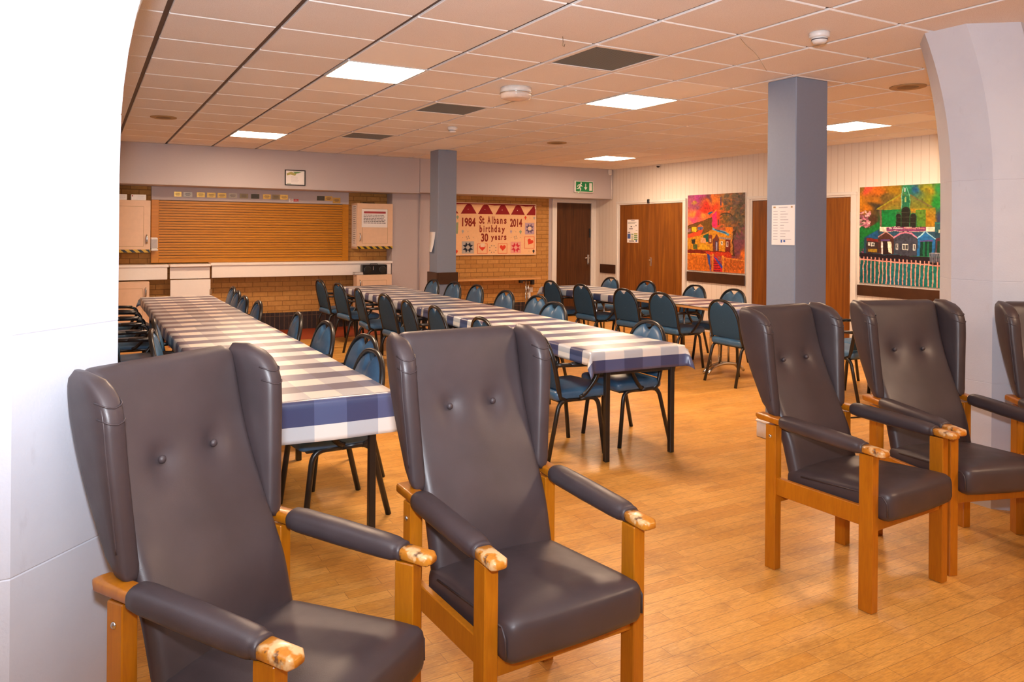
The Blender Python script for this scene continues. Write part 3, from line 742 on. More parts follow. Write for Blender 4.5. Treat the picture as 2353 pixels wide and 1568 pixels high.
# notices on columns and doors
e = empty('notice_sheet', (4.843, .727, 1.617), label='white listing notice with two blue logos on the square column', cat='notice')
mb = MB('paper'); mb.box(-.001, 0, -.105, .105, -.15, .15); obj('mounted_sheet', mb, e)
mb = MB('ink_faint', 'card_blue', 'tan_disc')
r = random.Random(3)
for k in range(11):
    z = .10-k*.021
    mb.box(-.0018, -.0010, .05, .09, z, z+.005)
    mb.box(-.0018, -.0010, .025-r.uniform(.03, .10), .025, z, z+.005)
mb.box(-.0018, -.001, -.04, .04, .128, .136); mb.box(-.0018, -.001, .07, .09, .128, .14, 2); mb.box(-.0018, -.001, -.085, -.07, .128, .14, 2)
mb.box(-.0018, -.001, .008, .02, -.132, -.112, 1); mb.lathe([(.0, 0), (.0085, .0)], (0, 0, 0), 3)
mb.prism([(-.012+.009*math.cos(a), -.121+.009*math.sin(a)) for a in [q*PI/6 for q in range(12)]], -.0018, -.001, 1, 'x')
obj('print', mb, e)
e = empty('notice_sheet', (4.668, 6.755, 1.39), label='long curling white sheet on the far grey column', cat='notice')
mb = MB('paper'); n = 10
for k in range(n):
    pass
vs = []; 
for k in range(n+1):
    z = .145-.29*k/n; cur = .035*(k/n)**2
    vs += [(-.002-cur*.3, .10, z), (-.002-cur, -.10+.05*(k/n), z), (-.0005-cur*.3, .10, z), (-.0005-cur, -.10+.05*(k/n), z)]
fs = []
for k in range(n):
    a = 4*k; fs += [(a, a+1, a+5, a+4), (a+2, a+6, a+7, a+3), (a, a+4, a+6, a+2), (a+1, a+3, a+7, a+5)]
mb.add(vs, fs, 0, True); obj('mounted_sheet', mb, e)
e = empty('notice_sheet', (XR-.0155, 7.35, 1.576), label='white diagram notice with blue and green boxes on the double doors', cat='notice')
mb = MB('paper'); mb.box(-.001, 0, -.155, .155, -.205, .205); obj('mounted_sheet', mb, e)
mb = MB('ink', 'card_blue', 'card_green', 'card_olive')
def rb(y0, y1, z0, z1, mi): mb.box(-.0018, -.001, -y1, -y0, z0, z1, mi)
rb(-.05, .05, .182, .192, 0); rb(-.14, .1, .155, .161, 0); rb(-.14, .06, .138, .143, 0); rb(-.06, -.02, .07, .09, 0); rb(.08, .1, .09, .11, 0); rb(.02, .05, .075, .08, 0); rb(-.1, .0, .035, .048, 0); rb(.08, .13, .005, .01, 0); rb(-.14, -.07, -.03, -.015, 0)
rb(-.145, -.06, -.135, -.045, 1)
for k, c in enumerate((3, 2, 2, 2)): rb(.04, .13, -.06-k*.033, -.035-k*.033, c); rb(-.04, .02, -.065-k*.033, -.048-k*.033, 3 if k % 2 else 2)
rb(-.1, .04, -.185, -.17, 0); rb(.08, .12, -.19, -.16, 1)
obj('print', mb, e)
# ------------------------------------------------------------------ paintings: a fine mesh with a colour at each vertex
class Canvas:
    def __init__(s, w, h, seed):
        s.w, s.h = w, h; s.r = np.random.RandomState(seed)
        s.U, s.V = np.meshgrid((np.arange(w)+.5)/w, (np.arange(h)+.5)/h)
        s.c = np.zeros((h, w, 3)); s.wob = s.field(18)*.010; s.wob2 = s.field(18)*.010
    def field(s, n):
        g = s.r.randn(n+2, n+2); x = s.U*n; y = s.V*n; i = x.astype(int); j = y.astype(int); fx = x-i; fy = y-j
        fx = fx*fx*(3-2*fx); fy = fy*fy*(3-2*fy)
        return (g[j, i]*(1-fx)+g[j, i+1]*fx)*(1-fy)+(g[j+1, i]*(1-fx)+g[j+1, i+1]*fx)*fy
    def blobs(s, pts, p=3.2, asp=1.45):
        W = np.zeros((s.h, s.w)); C = np.zeros((s.h, s.w, 3)); u = s.U+s.field(9)*.03; v = s.V+s.field(9)*.03
        for a, b, c in pts:
            w = 1/(((u-a)**2+((v-b)*asp)**2)+.0004)**(p/2); W += w; C += w[..., None]*np.array(c)
        s.c = C/W[..., None]
    def mask(s, pts, wob=1):
        u = s.U+s.wob*wob; v = s.V+s.wob2*wob; m = np.zeros((s.h, s.w), bool); n = len(pts)
        for k in range(n):
            (x1, y1), (x2, y2) = pts[k], pts[(k+1) % n]
            if y1 == y2: continue
            m ^= ((y1 > v) != (y2 > v)) & (u < (x2-x1)*(v-y1)/(y2-y1)+x1)
        return m
    def poly(s, pts, c, a=1, wob=.5):
        m = s.mask(pts, wob); s.c[m] = s.c[m]*(1-a)+np.array(c)*a
    def rect(s, x0, y0, x1, y1, c, a=1, wob=.3): s.poly([(x0, y0), (x1, y0), (x1, y1), (x0, y1)], c, a, wob)
    def line(s, x0, y0, x1, y1, w, c, a=1):
        dx, dy = x1-x0, y1-y0; L = math.hypot(dx, dy); nx, ny = -dy/L*w/2, dx/L*w/2
        s.poly([(x0+nx, y0+ny), (x1+nx, y1+ny), (x1-nx, y1-ny), (x0-nx, y0-ny)], c, a, .25)
    def dabs(s, n, box, sz, cols, a=.8):
        for _ in range(n):
            x = s.r.uniform(box[0], box[2]); y = s.r.uniform(box[1], box[3]); r = s.r.uniform(*sz); t = s.r.uniform(0, PI)
            du, dv = s.U-x, (s.V-y)*1.4; p = du*math.cos(t)+dv*math.sin(t); q = -du*math.sin(t)+dv*math.cos(t)
            m = (p/r)**2+(q/(r*.5))**2 < 1; s.c[m] = s.c[m]*(1-a)+np.array(cols[s.r.randint(len(cols))])*a
    def build(s, name, wm, hm, parent):
        s.c = np.clip(s.c*(1+.09*s.field(60)[..., None])+4*s.r.randn(s.h, s.w, 1), 0, 255)
        me = bpy.data.meshes.new(name)
        y = wm/2-s.U*wm; z = hm/2-s.V*hm
        y = (y-y.min())/(y.max()-y.min())*wm-wm/2; z = (z-z.min())/(z.max()-z.min())*hm-hm/2
        vs = np.stack([np.full_like(y, -.0145), y, z], -1).reshape(-1, 3)
        idx = np.arange(s.w*s.h).reshape(s.h, s.w)
        fs = np.stack([idx[:-1, :-1], idx[1:, :-1], idx[1:, 1:], idx[:-1, 1:]], -1).reshape(-1, 4)
        me.from_pydata(vs.tolist(), [], fs.tolist()); me.materials.append(M['canvas'])
        a = me.color_attributes.new('Col', 'FLOAT_COLOR', 'POINT')
        q = s.c.reshape(-1, 3)/255; q = np.where(q <= .04045, q/12.92, ((q+.055)/1.055)**2.4)
        a.data.foreach_set('color', np.concatenate([q, np.ones((len(q), 1))], 1).ravel().astype(np.float32))
        o = bpy.data.objects.new(name, me); COL.objects.link(o); o.parent = parent; return o
def painting(y0, y1, z0, z1, label, cv):
    e = empty('painting', (XR, (y0+y1)/2, (z0+z1)/2), label=label, cat='painting')
    w, h = (y1-y0), (z1-z0)
    obj('board', MB('plastic_white').box(-.014, 0, -w/2, w/2, -h/2, h/2), e)
    cv.build('picture', w, h, e); return e
cv = Canvas(225, 308, 3)
cv.blobs([(0, 0, (150, 75, 120)), (.2, .02, (180, 60, 140)), (.36, .05, (110, 60, 85)), (.05, .12, (165, 80, 110)), (.2, .16, (150, 80, 110)), (.5, .06, (250, 130, 30)), (.36, .1, (235, 110, 40)), (.58, .12, (245, 125, 30)), (.35, .18, (215, 45, 25)), (.5, .17, (225, 70, 25)), (.3, .23, (215, 50, 30)), (.05, .24, (245, 140, 60)), (.1, .33, (245, 80, 120)), (.2, .28, (235, 70, 80)), (.3, .30, (250, 150, 60)), (.05, .38, (235, 130, 90)), (.65, .05, (150, 110, 60)), (.9, .1, (105, 85, 80)), (.85, .3, (95, 85, 65)), (.7, .2, (235, 110, 50)), (.7, .32, (190, 110, 40)), (.95, .55, (125, 75, 90)), (.95, .78, (240, 125, 40)), (.86, .66, (125, 70, 85)), (.88, .78, (110, 60, 80)), (.2, .8, (190, 90, 30))])
cv.dabs(9, (.1, .08, .16, .14), (.02, .04), [(175, 130, 60)], .7)
cv.dabs(210, (.66, 0, 1, .58), (.02, .06), [(90, 88, 72), (120, 100, 70), (72, 76, 62), (150, 105, 60), (100, 80, 78)], .55)
cv.dabs(40, (.58, .14, .75, .42), (.02, .05), [(110, 90, 40), (80, 90, 60), (190, 110, 40)], .5)
for a in np.linspace(PI, 2*PI, 14)[:-1]: cv.line(.68+.11*math.cos(a), .30+.05*math.sin(a), .68+.11*math.cos(a+.24), .30+.05*math.sin(a+.24), .012, (70, 50, 30))
cv.poly([(0, .41), (.45, .31), (.45, .46), (.30, .52), (0, .58)], (115, 80, 30)); cv.line(0, .41, .45, .305, .008, (70, 35, 20))
cv.poly([(.36, .26), (.42, .22), (.46, .22), (.40, .27)], (30, 100, 130))
cv.rect(.08, .425, .165, .49, (245, 190, 40)); cv.poly([(0, .45), (.06, .44), (.06, .49), (0, .5)], (140, 110, 130)); cv.poly([(.185, .42), (.235, .385), (.29, .415), (.29, .455), (.185, .47)], (225, 120, 50)); cv.rect(.195, .425, .285, .462, (95, 110, 150)); cv.line(.24, .42, .24, .465, .008, (40, 40, 60))
cv.poly([(0, .53), (.29, .455), (.24, .53), (0, .585)], (225, 80, 40)); cv.poly([(0, .58), (.24, .53), (.47, .46), (.47, .73), (0, .73)], (205, 140, 35))
cv.poly([(.30, .535), (.39, .505), (.39, .62), (.34, .62), (.30, .56)], (30, 90, 75)); cv.poly([(.07, .59), (.155, .585), (.145, .645), (.085, .645)], (45, 45, 40)); cv.rect(.11, .65, .19, .72, (75, 90, 45)); cv.rect(.245, .57, .335, .63, (230, 160, 110)); cv.poly([(.2, .72), (.27, .64), (.36, .65), (.42, .72)], (215, 160, 30))
cv.rect(.385, .53, .45, .64, (130, 60, 40)); cv.rect(.405, .575, .435, .62, (200, 170, 130))
cv.poly([(.45, .255), (.50, .215), (.54, .24), (.54, .425), (.45, .425)], (245, 50, 115)); cv.poly([(.52, .225), (.58, .26), (.58, .42), (.535, .425)], (230, 70, 40)); cv.rect(.545, .33, .57, .40, (110, 60, 50)); cv.line(.45, .26, .52, .205, .015, (250, 140, 50))
cv.rect(.59, .05, .61, .15, (80, 70, 100)); cv.rect(.68, .43, .80, .52, (245, 135, 35))
cv.poly([(.45, .47), (.77, .53), (.77, .745), (.45, .73)], (215, 145, 35)); cv.poly([(.45, .435), (.74, .50), (.74, .535), (.45, .465)], (95, 175, 205)); cv.line(.50, .455, .70, .508, .014, (40, 80, 140))
cv.poly([(.46, .585), (.53, .52), (.575, .58), (.575, .735), (.47, .735)], (115, 60, 45)); cv.rect(.505, .605, .55, .73, (75, 60, 90)); cv.rect(.52, .62, .545, .73, (170, 170, 200)); cv.rect(.60, .605, .635, .66, (235, 220, 200)); cv.rect(.61, .615, .625, .65, (60, 60, 60))
cv.rect(.68, .57, .765, .745, (120, 40, 30)); cv.rect(.695, .605, .73, .675, (220, 190, 180)); cv.rect(.705, .615, .72, .665, (70, 40, 40)); cv.poly([(.58, .55), (.77, .565), (.77, .585), (.58, .575)], (160, 140, 130))
cv.poly([(0, .725), (.5, .73), (.78, .75), (.8, .79), (0, .765)], (120, 35, 20)); cv.poly([(.3, .74), (.78, .75), (.78, .82), (.55, .8), (.4, .79)], (200, 60, 30))
cv.poly([(.78, .5), (.815, .47), (.865, .45), (.84, .50), (.815, .54), (.83, .80), (.785, .78)], (80, 50, 30)); cv.poly([(.775, .48), (.80, .5), (.80, .78), (.77, .76)], (195, 130, 60))
cv.poly([(0, .765), (.38, .775), (.45, 1), (0, 1)], (225, 120, 35)); cv.poly([(.62, .80), (1, .83), (1, 1), (.62, 1)], (215, 110, 40)); cv.poly([(.46, .78), (.53, .79), (.64, .93), (.64, 1), (.46, 1)], (205, 40, 45))
for k in range(5): cv.line(.47, .86+k*.03, .60, .865+k*.03, .010, (110, 20, 30))
for k in range(24): cv.line(.005+k*.0175, .775+k*.0004, .005+k*.0175, .99, .006, (120, 70, 20))
for k in range(19): cv.line(.66+k*.018, .82+k*.001, .66+k*.018, .99-.003*k, .006, (125, 70, 25))
cv.line(0, .775, .45, .79, .008, (230, 170, 60)); cv.line(.66, .815, 1, .845, .008, (235, 160, 70))
cv.poly([(.36, .77), (.41, .785), (.44, 1), (.42, 1)], (50, 75, 150)); cv.poly([(.48, .79), (.53, .82), (.645, .93), (.62, .965)], (60, 75, 165))
cv.line(.47, .79, .47, 1, .012, (235, 170, 60)); cv.line(.64, .81, .645, 1, .012, (235, 170, 60)); cv.dabs(3, (.465, .775, .475, .785), (.02, .021), [(235, 170, 70)]); cv.dabs(3, (.635, .795, .645, .80), (.02, .021), [(235, 170, 70)])
painting(4.78, 5.975, .955, 2.16, 'orange and purple painting of a building with a tree and steps', cv)
cv = Canvas(250, 280, 5)
cv.blobs([(0, .02, (140, 110, 40)), (.13, .03, (240, 90, 70)), (.25, .05, (205, 110, 30)), (.05, .15, (195, 130, 30)), (.2, .15, (170, 110, 30)), (.38, .03, (160, 120, 20)), (.3, .13, (110, 90, 40)), (.2, .22, (60, 55, 45)), (.08, .24, (190, 115, 20)), (.1, .34, (75, 55, 40)), (.17, .36, (80, 50, 35)), (.05, .46, (20, 120, 50)), (.2, .42, (15, 120, 55)), (.5, .03, (30, 130, 90)), (.58, .05, (25, 90, 140)), (.66, .07, (130, 130, 25)), (.75, .08, (165, 145, 20)), (.72, .18, (120, 130, 20)), (.85, .06, (30, 140, 70)), (.95, .05, (15, 110, 80)), (.82, .2, (20, 140, 50)), (.9, .25, (30, 110, 110)), (.85, .33, (50, 60, 95)), (.95, .35, (40, 75, 110)), (.5, .3, (20, 120, 60)), (.3, .35, (15, 125, 55)), (.62, .3, (190, 130, 30)), (.72, .36, (180, 125, 20)), (.63, .42, (40, 120, 50)), (.1, .6, (20, 100, 60)), (.5, .9, (25, 110, 115)), (.05, .9, (20, 95, 100)), (.95, .85, (25, 130, 80)), (.95, .95, (25, 90, 110)), (.4, .98, (25, 100, 120)), (.8, .92, (25, 120, 110))], 3.6, 1.2)
cv.poly([(.2, .235), (.46, .09), (.46, .235)], (170, 125, 30), .55); cv.poly([(.53, .1), (.76, .22), (.53, .235)], (110, 110, 40), .6); cv.line(.2, .235, .46, .085, .012, (150, 150, 40)); cv.line(.54, .1, .76, .225, .012, (110, 100, 60)); cv.line(.19, .237, .44, .237, .006, (150, 140, 50))
cv.rect(.225, .245, .245, .42, (110, 90, 75)); cv.rect(.54, .235, .79, .41, (165, 125, 25), .75); cv.poly([(.25, .245), (.42, .245), (.42, .42), (.27, .42)], (10, 125, 60), .8); cv.rect(.60, .25, .70, .41, (30, 130, 50), .6)
cv.rect(.455, .11, .54, .30, (25, 105, 75)); cv.line(.455, .11, .455, .25, .008, (110, 180, 150)); cv.line(.54, .11, .54, .24, .008, (90, 170, 110)); cv.line(.455, .11, .475, .02, .008, (110, 190, 170)); cv.line(.54, .11, .505, .02, .008, (110, 190, 170)); cv.rect(.49, .12, .505, .17, (150, 180, 110)); cv.rect(.482, .03, .497, .07, (190, 220, 220))
def arch(x0, x1, y0, y1, c):
    m = (x0+x1)/2; r = (x1-x0)/2; cv.poly([(x0, y1), (x0, y0+r)]+[(m-r*math.cos(a), y0+r-r*math.sin(a)) for a in np.linspace(0, PI, 9)]+[(x1, y1)], c, 1, .2)
for a in ((.40, .455, .285, .42), (.455, .545, .215, .42), (.545, .605, .285, .42)): arch(a[0]-.006, a[1]+.006, a[2]-.008, a[3], (45, 110, 65)); arch(*a, (32, 32, 28))
for y in (.27, .32, .37): cv.line(.405, y, .60, y, .004, (70, 75, 60))
cv.poly([(0, .47), (.2, .37), (.23, .42), (.23, .47), (.03, .56), (0, .6)], (20, 120, 50), .7)
cv.dabs(60, (0, .26, .12, .42), (.012, .028), [(225, 150, 170), (190, 110, 140), (240, 200, 200), (150, 90, 110)], .8); cv.dabs(26, (.0, .65, .07, .71), (.01, .02), [(120, 50, 110), (90, 30, 90), (150, 70, 120)])
cv.dabs(18, (.88, .08, 1, .14), (.012, .03), [(225, 170, 200), (110, 70, 130)]); cv.dabs(22, (.92, .2, 1, .29), (.012, .03), [(230, 180, 205), (120, 80, 140), (250, 220, 230)])
cv.rect(.79, .37, 1, .52, (30, 95, 110), .8); cv.line(.79, .385, 1, .375, .006, (40, 140, 110))
for x in (.825, .925): cv.rect(x, .435, x+.065, .50, (215, 225, 200)); cv.rect(x+.01, .445, x+.055, .492, (40, 55, 50)); cv.line(x+.032, .435, x+.032, .5, .006, (200, 215, 200)); cv.line(x, .467, x+.065, .467, .005, (200, 215, 200))
cv.poly([(.05, .53), (.22, .44), (.8, .46), (1, .52), (1, .70), (.05, .70)], (35, 70, 90)); cv.rect(.22, .465, .79, .52, (40, 80, 105)); cv.poly([(.06, .53), (.2, .455), (.22, .53)], (25, 85, 135))
cv.rect(.225, .418, .79, .462, (250, 225, 205)); cv.rect(.30, .420, .705, .460, (125, 60, 110))
cv.rect(.08, .535, .22, .69, (60, 45, 45)); cv.rect(.08, .535, .22, .565, (120, 40, 35)); cv.rect(.10, .58, .125, .615, (210, 215, 210)); cv.rect(.135, .575, .175, .62, (215, 220, 215)); cv.rect(.145, .585, .165, .612, (70, 80, 80)); cv.rect(.10, .645, .20, .675, (160, 130, 40))
cv.poly([(.21, .52), (.295, .465), (.38, .52), (.38, .69), (.22, .69)], (75, 45, 40)); cv.line(.21, .52, .295, .463, .009, (190, 140, 140)); cv.line(.295, .463, .385, .525, .009, (190, 140, 140)); cv.rect(.24, .54, .34, .555, (90, 70, 130)); cv.rect(.265, .56, .32, .69, (40, 25, 28)); cv.rect(.245, .56, .262, .69, (215, 215, 215)); cv.poly([(.315, .56), (.355, .565), (.355, .685), (.315, .665)], (245, 240, 215))
cv.poly([(.385, .53), (.44, .485), (.56, .485), (.615, .53), (.615, .69), (.5, .71), (.385, .685)], (60, 65, 80)); cv.poly([(.375, .53), (.44, .48), (.56, .48), (.62, .53), (.62, .515), (.565, .468), (.435, .468), (.375, .515)], (225, 130, 160))
for a, b in ((.40, .425), (.47, .53), (.575, .60)): cv.rect(a, .585, b, .645, (215, 220, 215)); cv.rect(a+.006, .592, b-.006, .638, (70, 75, 80))
cv.line(.50, .585, .50, .645, .006, (215, 220, 215))
cv.poly([(.62, .53), (.70, .462), (.79, .53), (.79, .70), (.62, .70)], (35, 110, 175)); cv.line(.615, .53, .70, .458, .010, (150, 210, 235)); cv.line(.70, .458, .795, .535, .010, (150, 210, 235)); cv.rect(.645, .55, .765, .70, (15, 60, 50)); cv.rect(.675, .56, .695, .70, (20, 110, 75)); cv.rect(.72, .56, .735, .70, (20, 110, 75)); cv.rect(.64, .545, .77, .558, (90, 80, 150))
cv.rect(.80, .525, 1, .69, (90, 50, 60)); cv.rect(.81, .555, .95, .69, (25, 65, 50)); cv.rect(.84, .595, .885, .655, (215, 230, 205)); cv.rect(.85, .605, .875, .645, (50, 80, 60))
cv.poly([(0, .69), (.4, .70), (.8, .71), (1, .70), (1, .78), (0, .755)], (35, 25, 35)); cv.rect(.74, .665, 1, .755, (75, 80, 100), .7)
for k in range(17): cv.line(.745+k*.015, .665, .745+k*.015, .755, .005, (135, 140, 155))
cv.line(.74, .667, 1, .667, .005, (150, 155, 165))
cv.line(0, .755, 1, .79, .012, (240, 150, 140))
for k in range(24): cv.line(.01+k*.0425, .725+k*.0013, .006+k*.0425, .995, .011, (235, 160, 145) if k % 3 else (205, 165, 150))
pe = painting(1.72, 2.922, .945, 2.145, 'green and blue painting of a building with arched windows behind a pink fence', cv)
# a short line of lettering on the painted sign, read right-to-left along -y
mb = MB('sign_white', 'quilt_pink')
def TP(s, a, b, mi):
    m2 = MB('sign_white'); text_mb(m2, s, a, b, 0, .021, 0, 0, .01)
    mb.add([(-.0152, -p[0], p[2]+.075) for p in m2.v], m2.f, mi)
W2 = 1.202
TP('St Albans', -W2/2+.33*W2, -W2/2+.47*W2, 0); TP('Community Centre', -W2/2+.48*W2, -W2/2+.69*W2, 1)
obj('lettering', mb, pe)

# ------------------------------------------------------------------ wing armchair (front towards -y)
def yc(z):   # front face of the back cushion
    zs = (.38, .43, .6, .75, .9, 1.0, 1.1, 1.17, 1.22); ys = (.10, .115, .160, .232, .300, .334, .358, .376, .402)
    return float(np.interp(z, zs, ys)*.5+np.interp(z-.03, zs, ys)*.25+np.interp(z+.03, zs, ys)*.25)
def armchair():
    e = empty('wing_armchair')
    for s in (-1, 1):
        obj('leg', MB('chair_wood').box(s*.2675-.0225, s*.2675+.0225, -.265, -.205, 0, .645, 0, .003), e)
    for s in (-1, 1):
        obj('leg', MB('chair_wood').box(s*.2675-.0225, s*.2675+.0225, .20, .255, 0, .665, 0, .003), e)
    for s in (-1, 1):
        obj('side_rail', MB('chair_wood').box(s*.2675-.012, s*.2675+.012, -.21, .21, .345, .425, 0, .003), e)
    obj('front_rail', MB('chair_wood').box(-.247, .247, -.252, -.226, .325, .40, 0, .003), e)
    obj('rear_rail', MB('chair_wood').box(-.247, .247, .215, .24, .30, .37, 0, .003), e)
    mb = MB('leather')
    def seat(p, hx, hy, hz):
        t = (p.y+hy)/(2*hy)
        z = p.z+.022*(1-(p.x/hx)**2)*(1 if p.z > 0 else 0)*min(1, 3*(1-abs(2*t-1)))-.035*t+.02
        if p.z < 0 and t < .12: z -= .012
        x = p.x*(1+.012*(1-t)); y = p.y-.012*(1-(p.x/hx)**2)*(1-t)
        return (x, y, z)
    mb.rbox((0, -.065, .425), (.486, .50, .115), .034, (14, 14, 6), seat)
    mb.tube([(-.244, -.302, .40), (-.246, -.300, .455), (-.244, -.28, .477), (-.242, .10, .452)], .0035, 6); mb.tube([(.244, -.302, .40), (.246, -.300, .455), (.244, -.28, .477), (.242, .10, .452)], .0035, 6)
    obj('seat', mb, e)
    mb = MB('leather')
    def back(p, hx, hy, hz):
        z = p.z+.805; y = p.y+yc(z)+hy
        if p.y < 0:
            y += -.014*(1-(p.x/hx)**2)*(1-(p.z/hz)**4)
            for s in (-1, 1):
                d2 = ((p.x-s*.088)**2+(z-.938)**2); y += .016*math.exp(-d2/.0011)+.008*math.exp(-d2/.006)
        return (p.x*(1-.03*(.5-p.z/hz/2)), y, z)
    mb.rbox((0, 0, 0), (.480, .066, .775), .030, (34, 4, 46), back)
    B = obj('back', mb, e)
    for s in (-1, 1):
        z = .938; prof = [(.0, -.010), (.006, -.009), (.0105, -.004), (.0115, .0), (.009, .005)]
        m2 = MB('leather'); yy = yc(z)-.002
        m2.loft([[(s*.088+r*math.cos(2*PI*k/14), yy+d, z+r*math.sin(2*PI*k/14)) for k in range(14)] for r, d in prof[1:]], caps=True); obj('button', m2, B)
    for s in (-1, 1):
        mb = MB('leather'); rings = []
        for k in range(27):
            z = .695+.500*k/26; t = k/26
            th = .028+.008*min(1, t*1.5)
            if t > .86: q = (t-.86)/.14; th *= max(.30, math.sqrt(max(0, 1-q**4*.95)))
            if t < .08: q = 1-t/.08; th *= math.sqrt(1-q*q*.8)
            yb = yc(z)+.064-(.01 if t < .1 else 0); yf = .216+.032*t; sq = 1
            if t > .74: q = (t-.74)/.26; sq = max(.25, math.sqrt(max(0, 1-q**2.3*.95))); W0 = yb-yf; yf += .75*W0*(1-sq); yb -= .25*W0*(1-sq)
            n = 22; r = []
            for i in range(n):
                a = 2*PI*i/n; ca, sa = math.cos(a), math.sin(a)
                u = math.copysign(abs(ca)**.55, ca); w = math.copysign(abs(sa)**.6, sa)
                yy = (yb+yf)/2+(yf-yb)/2*u
                fl = (yb-yy)/(yb-yf)
                x = .246+.016*min(1, t*1.3)+.012*fl*min(1, t*1.6)+w*th*(1 if u > -.3 else .8)
                r.append((s*x, yy, z))
            rings.append(r)
        mb.loft(rings, smooth=True); W = obj('wing', mb, e)
        # tacked seam and pleats along the wing's front edge
        m2 = MB('leather'); pts = []
        for k in range(4, 23):
            rg = rings[k]; p = max(rg, key=lambda q: -q[1]); pts.append((p[0]+s*.026, p[1]+.016, p[2]))
        m2.tube(pts, .0035, 6)
        for k in (20, 22): m2.tube([(rings[k][i % 22][0], rings[k][i % 22][1], rings[k][i % 22][2]+.004*abs(i)) for i in (-4, -2, -1, 0, 1, 2, 4)], .0022, 6)
        obj('piping', m2, W)
    for s in (-1, 1):
        sl = lambda y: .658+(y+.29)*.052
        mb = MB('chair_wood', 'chair_wood_worn'); vs = []
        for a, b, mi in ((-.315, -.195, 1), (-.195, .315, 0)):
            rings = []
            ys = [a]+([a+.004, a+.012] if mi else [])+[(a+b)/2]+([] if mi else [b-.02, b-.006])+[b]
            for y in ys:
                q = 0
                if mi and y < a+.012: q = (1-(y-a)/.012)*.011
                if not mi and y > b-.02: q = ((y-b+.02)/.02)*.012
                w, h = .0275-q, .016-q*.7; r = .010
                c = []
                for k in range(20):
                    an = 2*PI*k/20; ca, sa = math.cos(an), math.sin(an)
                    c.append((s*.2695+math.copysign(abs(ca)**.45, ca)*w, y, sl(y)+.004+math.copysign(abs(sa)**.5, sa)*h))
                rings.append(c)
            mb.loft(rings, mi, True)
        A = obj('arm', mb, e)
        rings = []
        for y, w, h in ((-.222, .029, .019), (-.220, .032, .023), (-.212, .0335, .024), (-.207, .032, .0235), (-.202, .034, .026), (-.19, .037, .029), (-.15, .0385, .031), (0, .039, .033), (.14, .0385, .032), (.17, .036, .029), (.178, .030, .022)):
            rings.append([(s*.2695+math.copysign(abs(math.cos(an))**.8, math.cos(an))*w, y, sl(y)+.005+math.copysign(abs(math.sin(an))**.8, math.sin(an))*h) for an in [2*PI*k/20 for k in range(20)]])
        mb = MB('leather'); mb.loft(rings); obj('arm_pad', mb, A)
        m2 = MB('chrome'); m2.loft([[(s*(.290+d), .228+r*math.cos(2*PI*k/12), .612+r*math.sin(2*PI*k/12)) for k in range(12)] for r, d in ((.009, 0), (.009, .002), (.006, .005), (.002, .006))]); obj('screw_cap', m2, e)
    return e
R = math.radians
ac = armchair()
AC = [((.655, -1.225), 35, 'brown vinyl wing armchair nearest the white octagonal pillar'),
      ((1.452, -1.118), 3, 'brown vinyl wing armchair standing alone before the end of the middle table'),
      ((3.328, -.955), 3.2, 'brown vinyl wing armchair left of the pair by the pale pillar, arms touching'),
      ((4.042, -1.005), -16, 'brown vinyl wing armchair right of the pair by the pale pillar'),
      ((4.62, -1.385), -33, 'brown vinyl wing armchair cut off by the right edge of the photo')]
for k, ((x, y), a, lb) in enumerate(AC):
    o = ac if k == 0 else copy_tree(ac)
    o.location = (x, y, 0); o.rotation_euler = (0, 0, R(a)); tag(o, lb, 'armchair', 'wing armchairs')

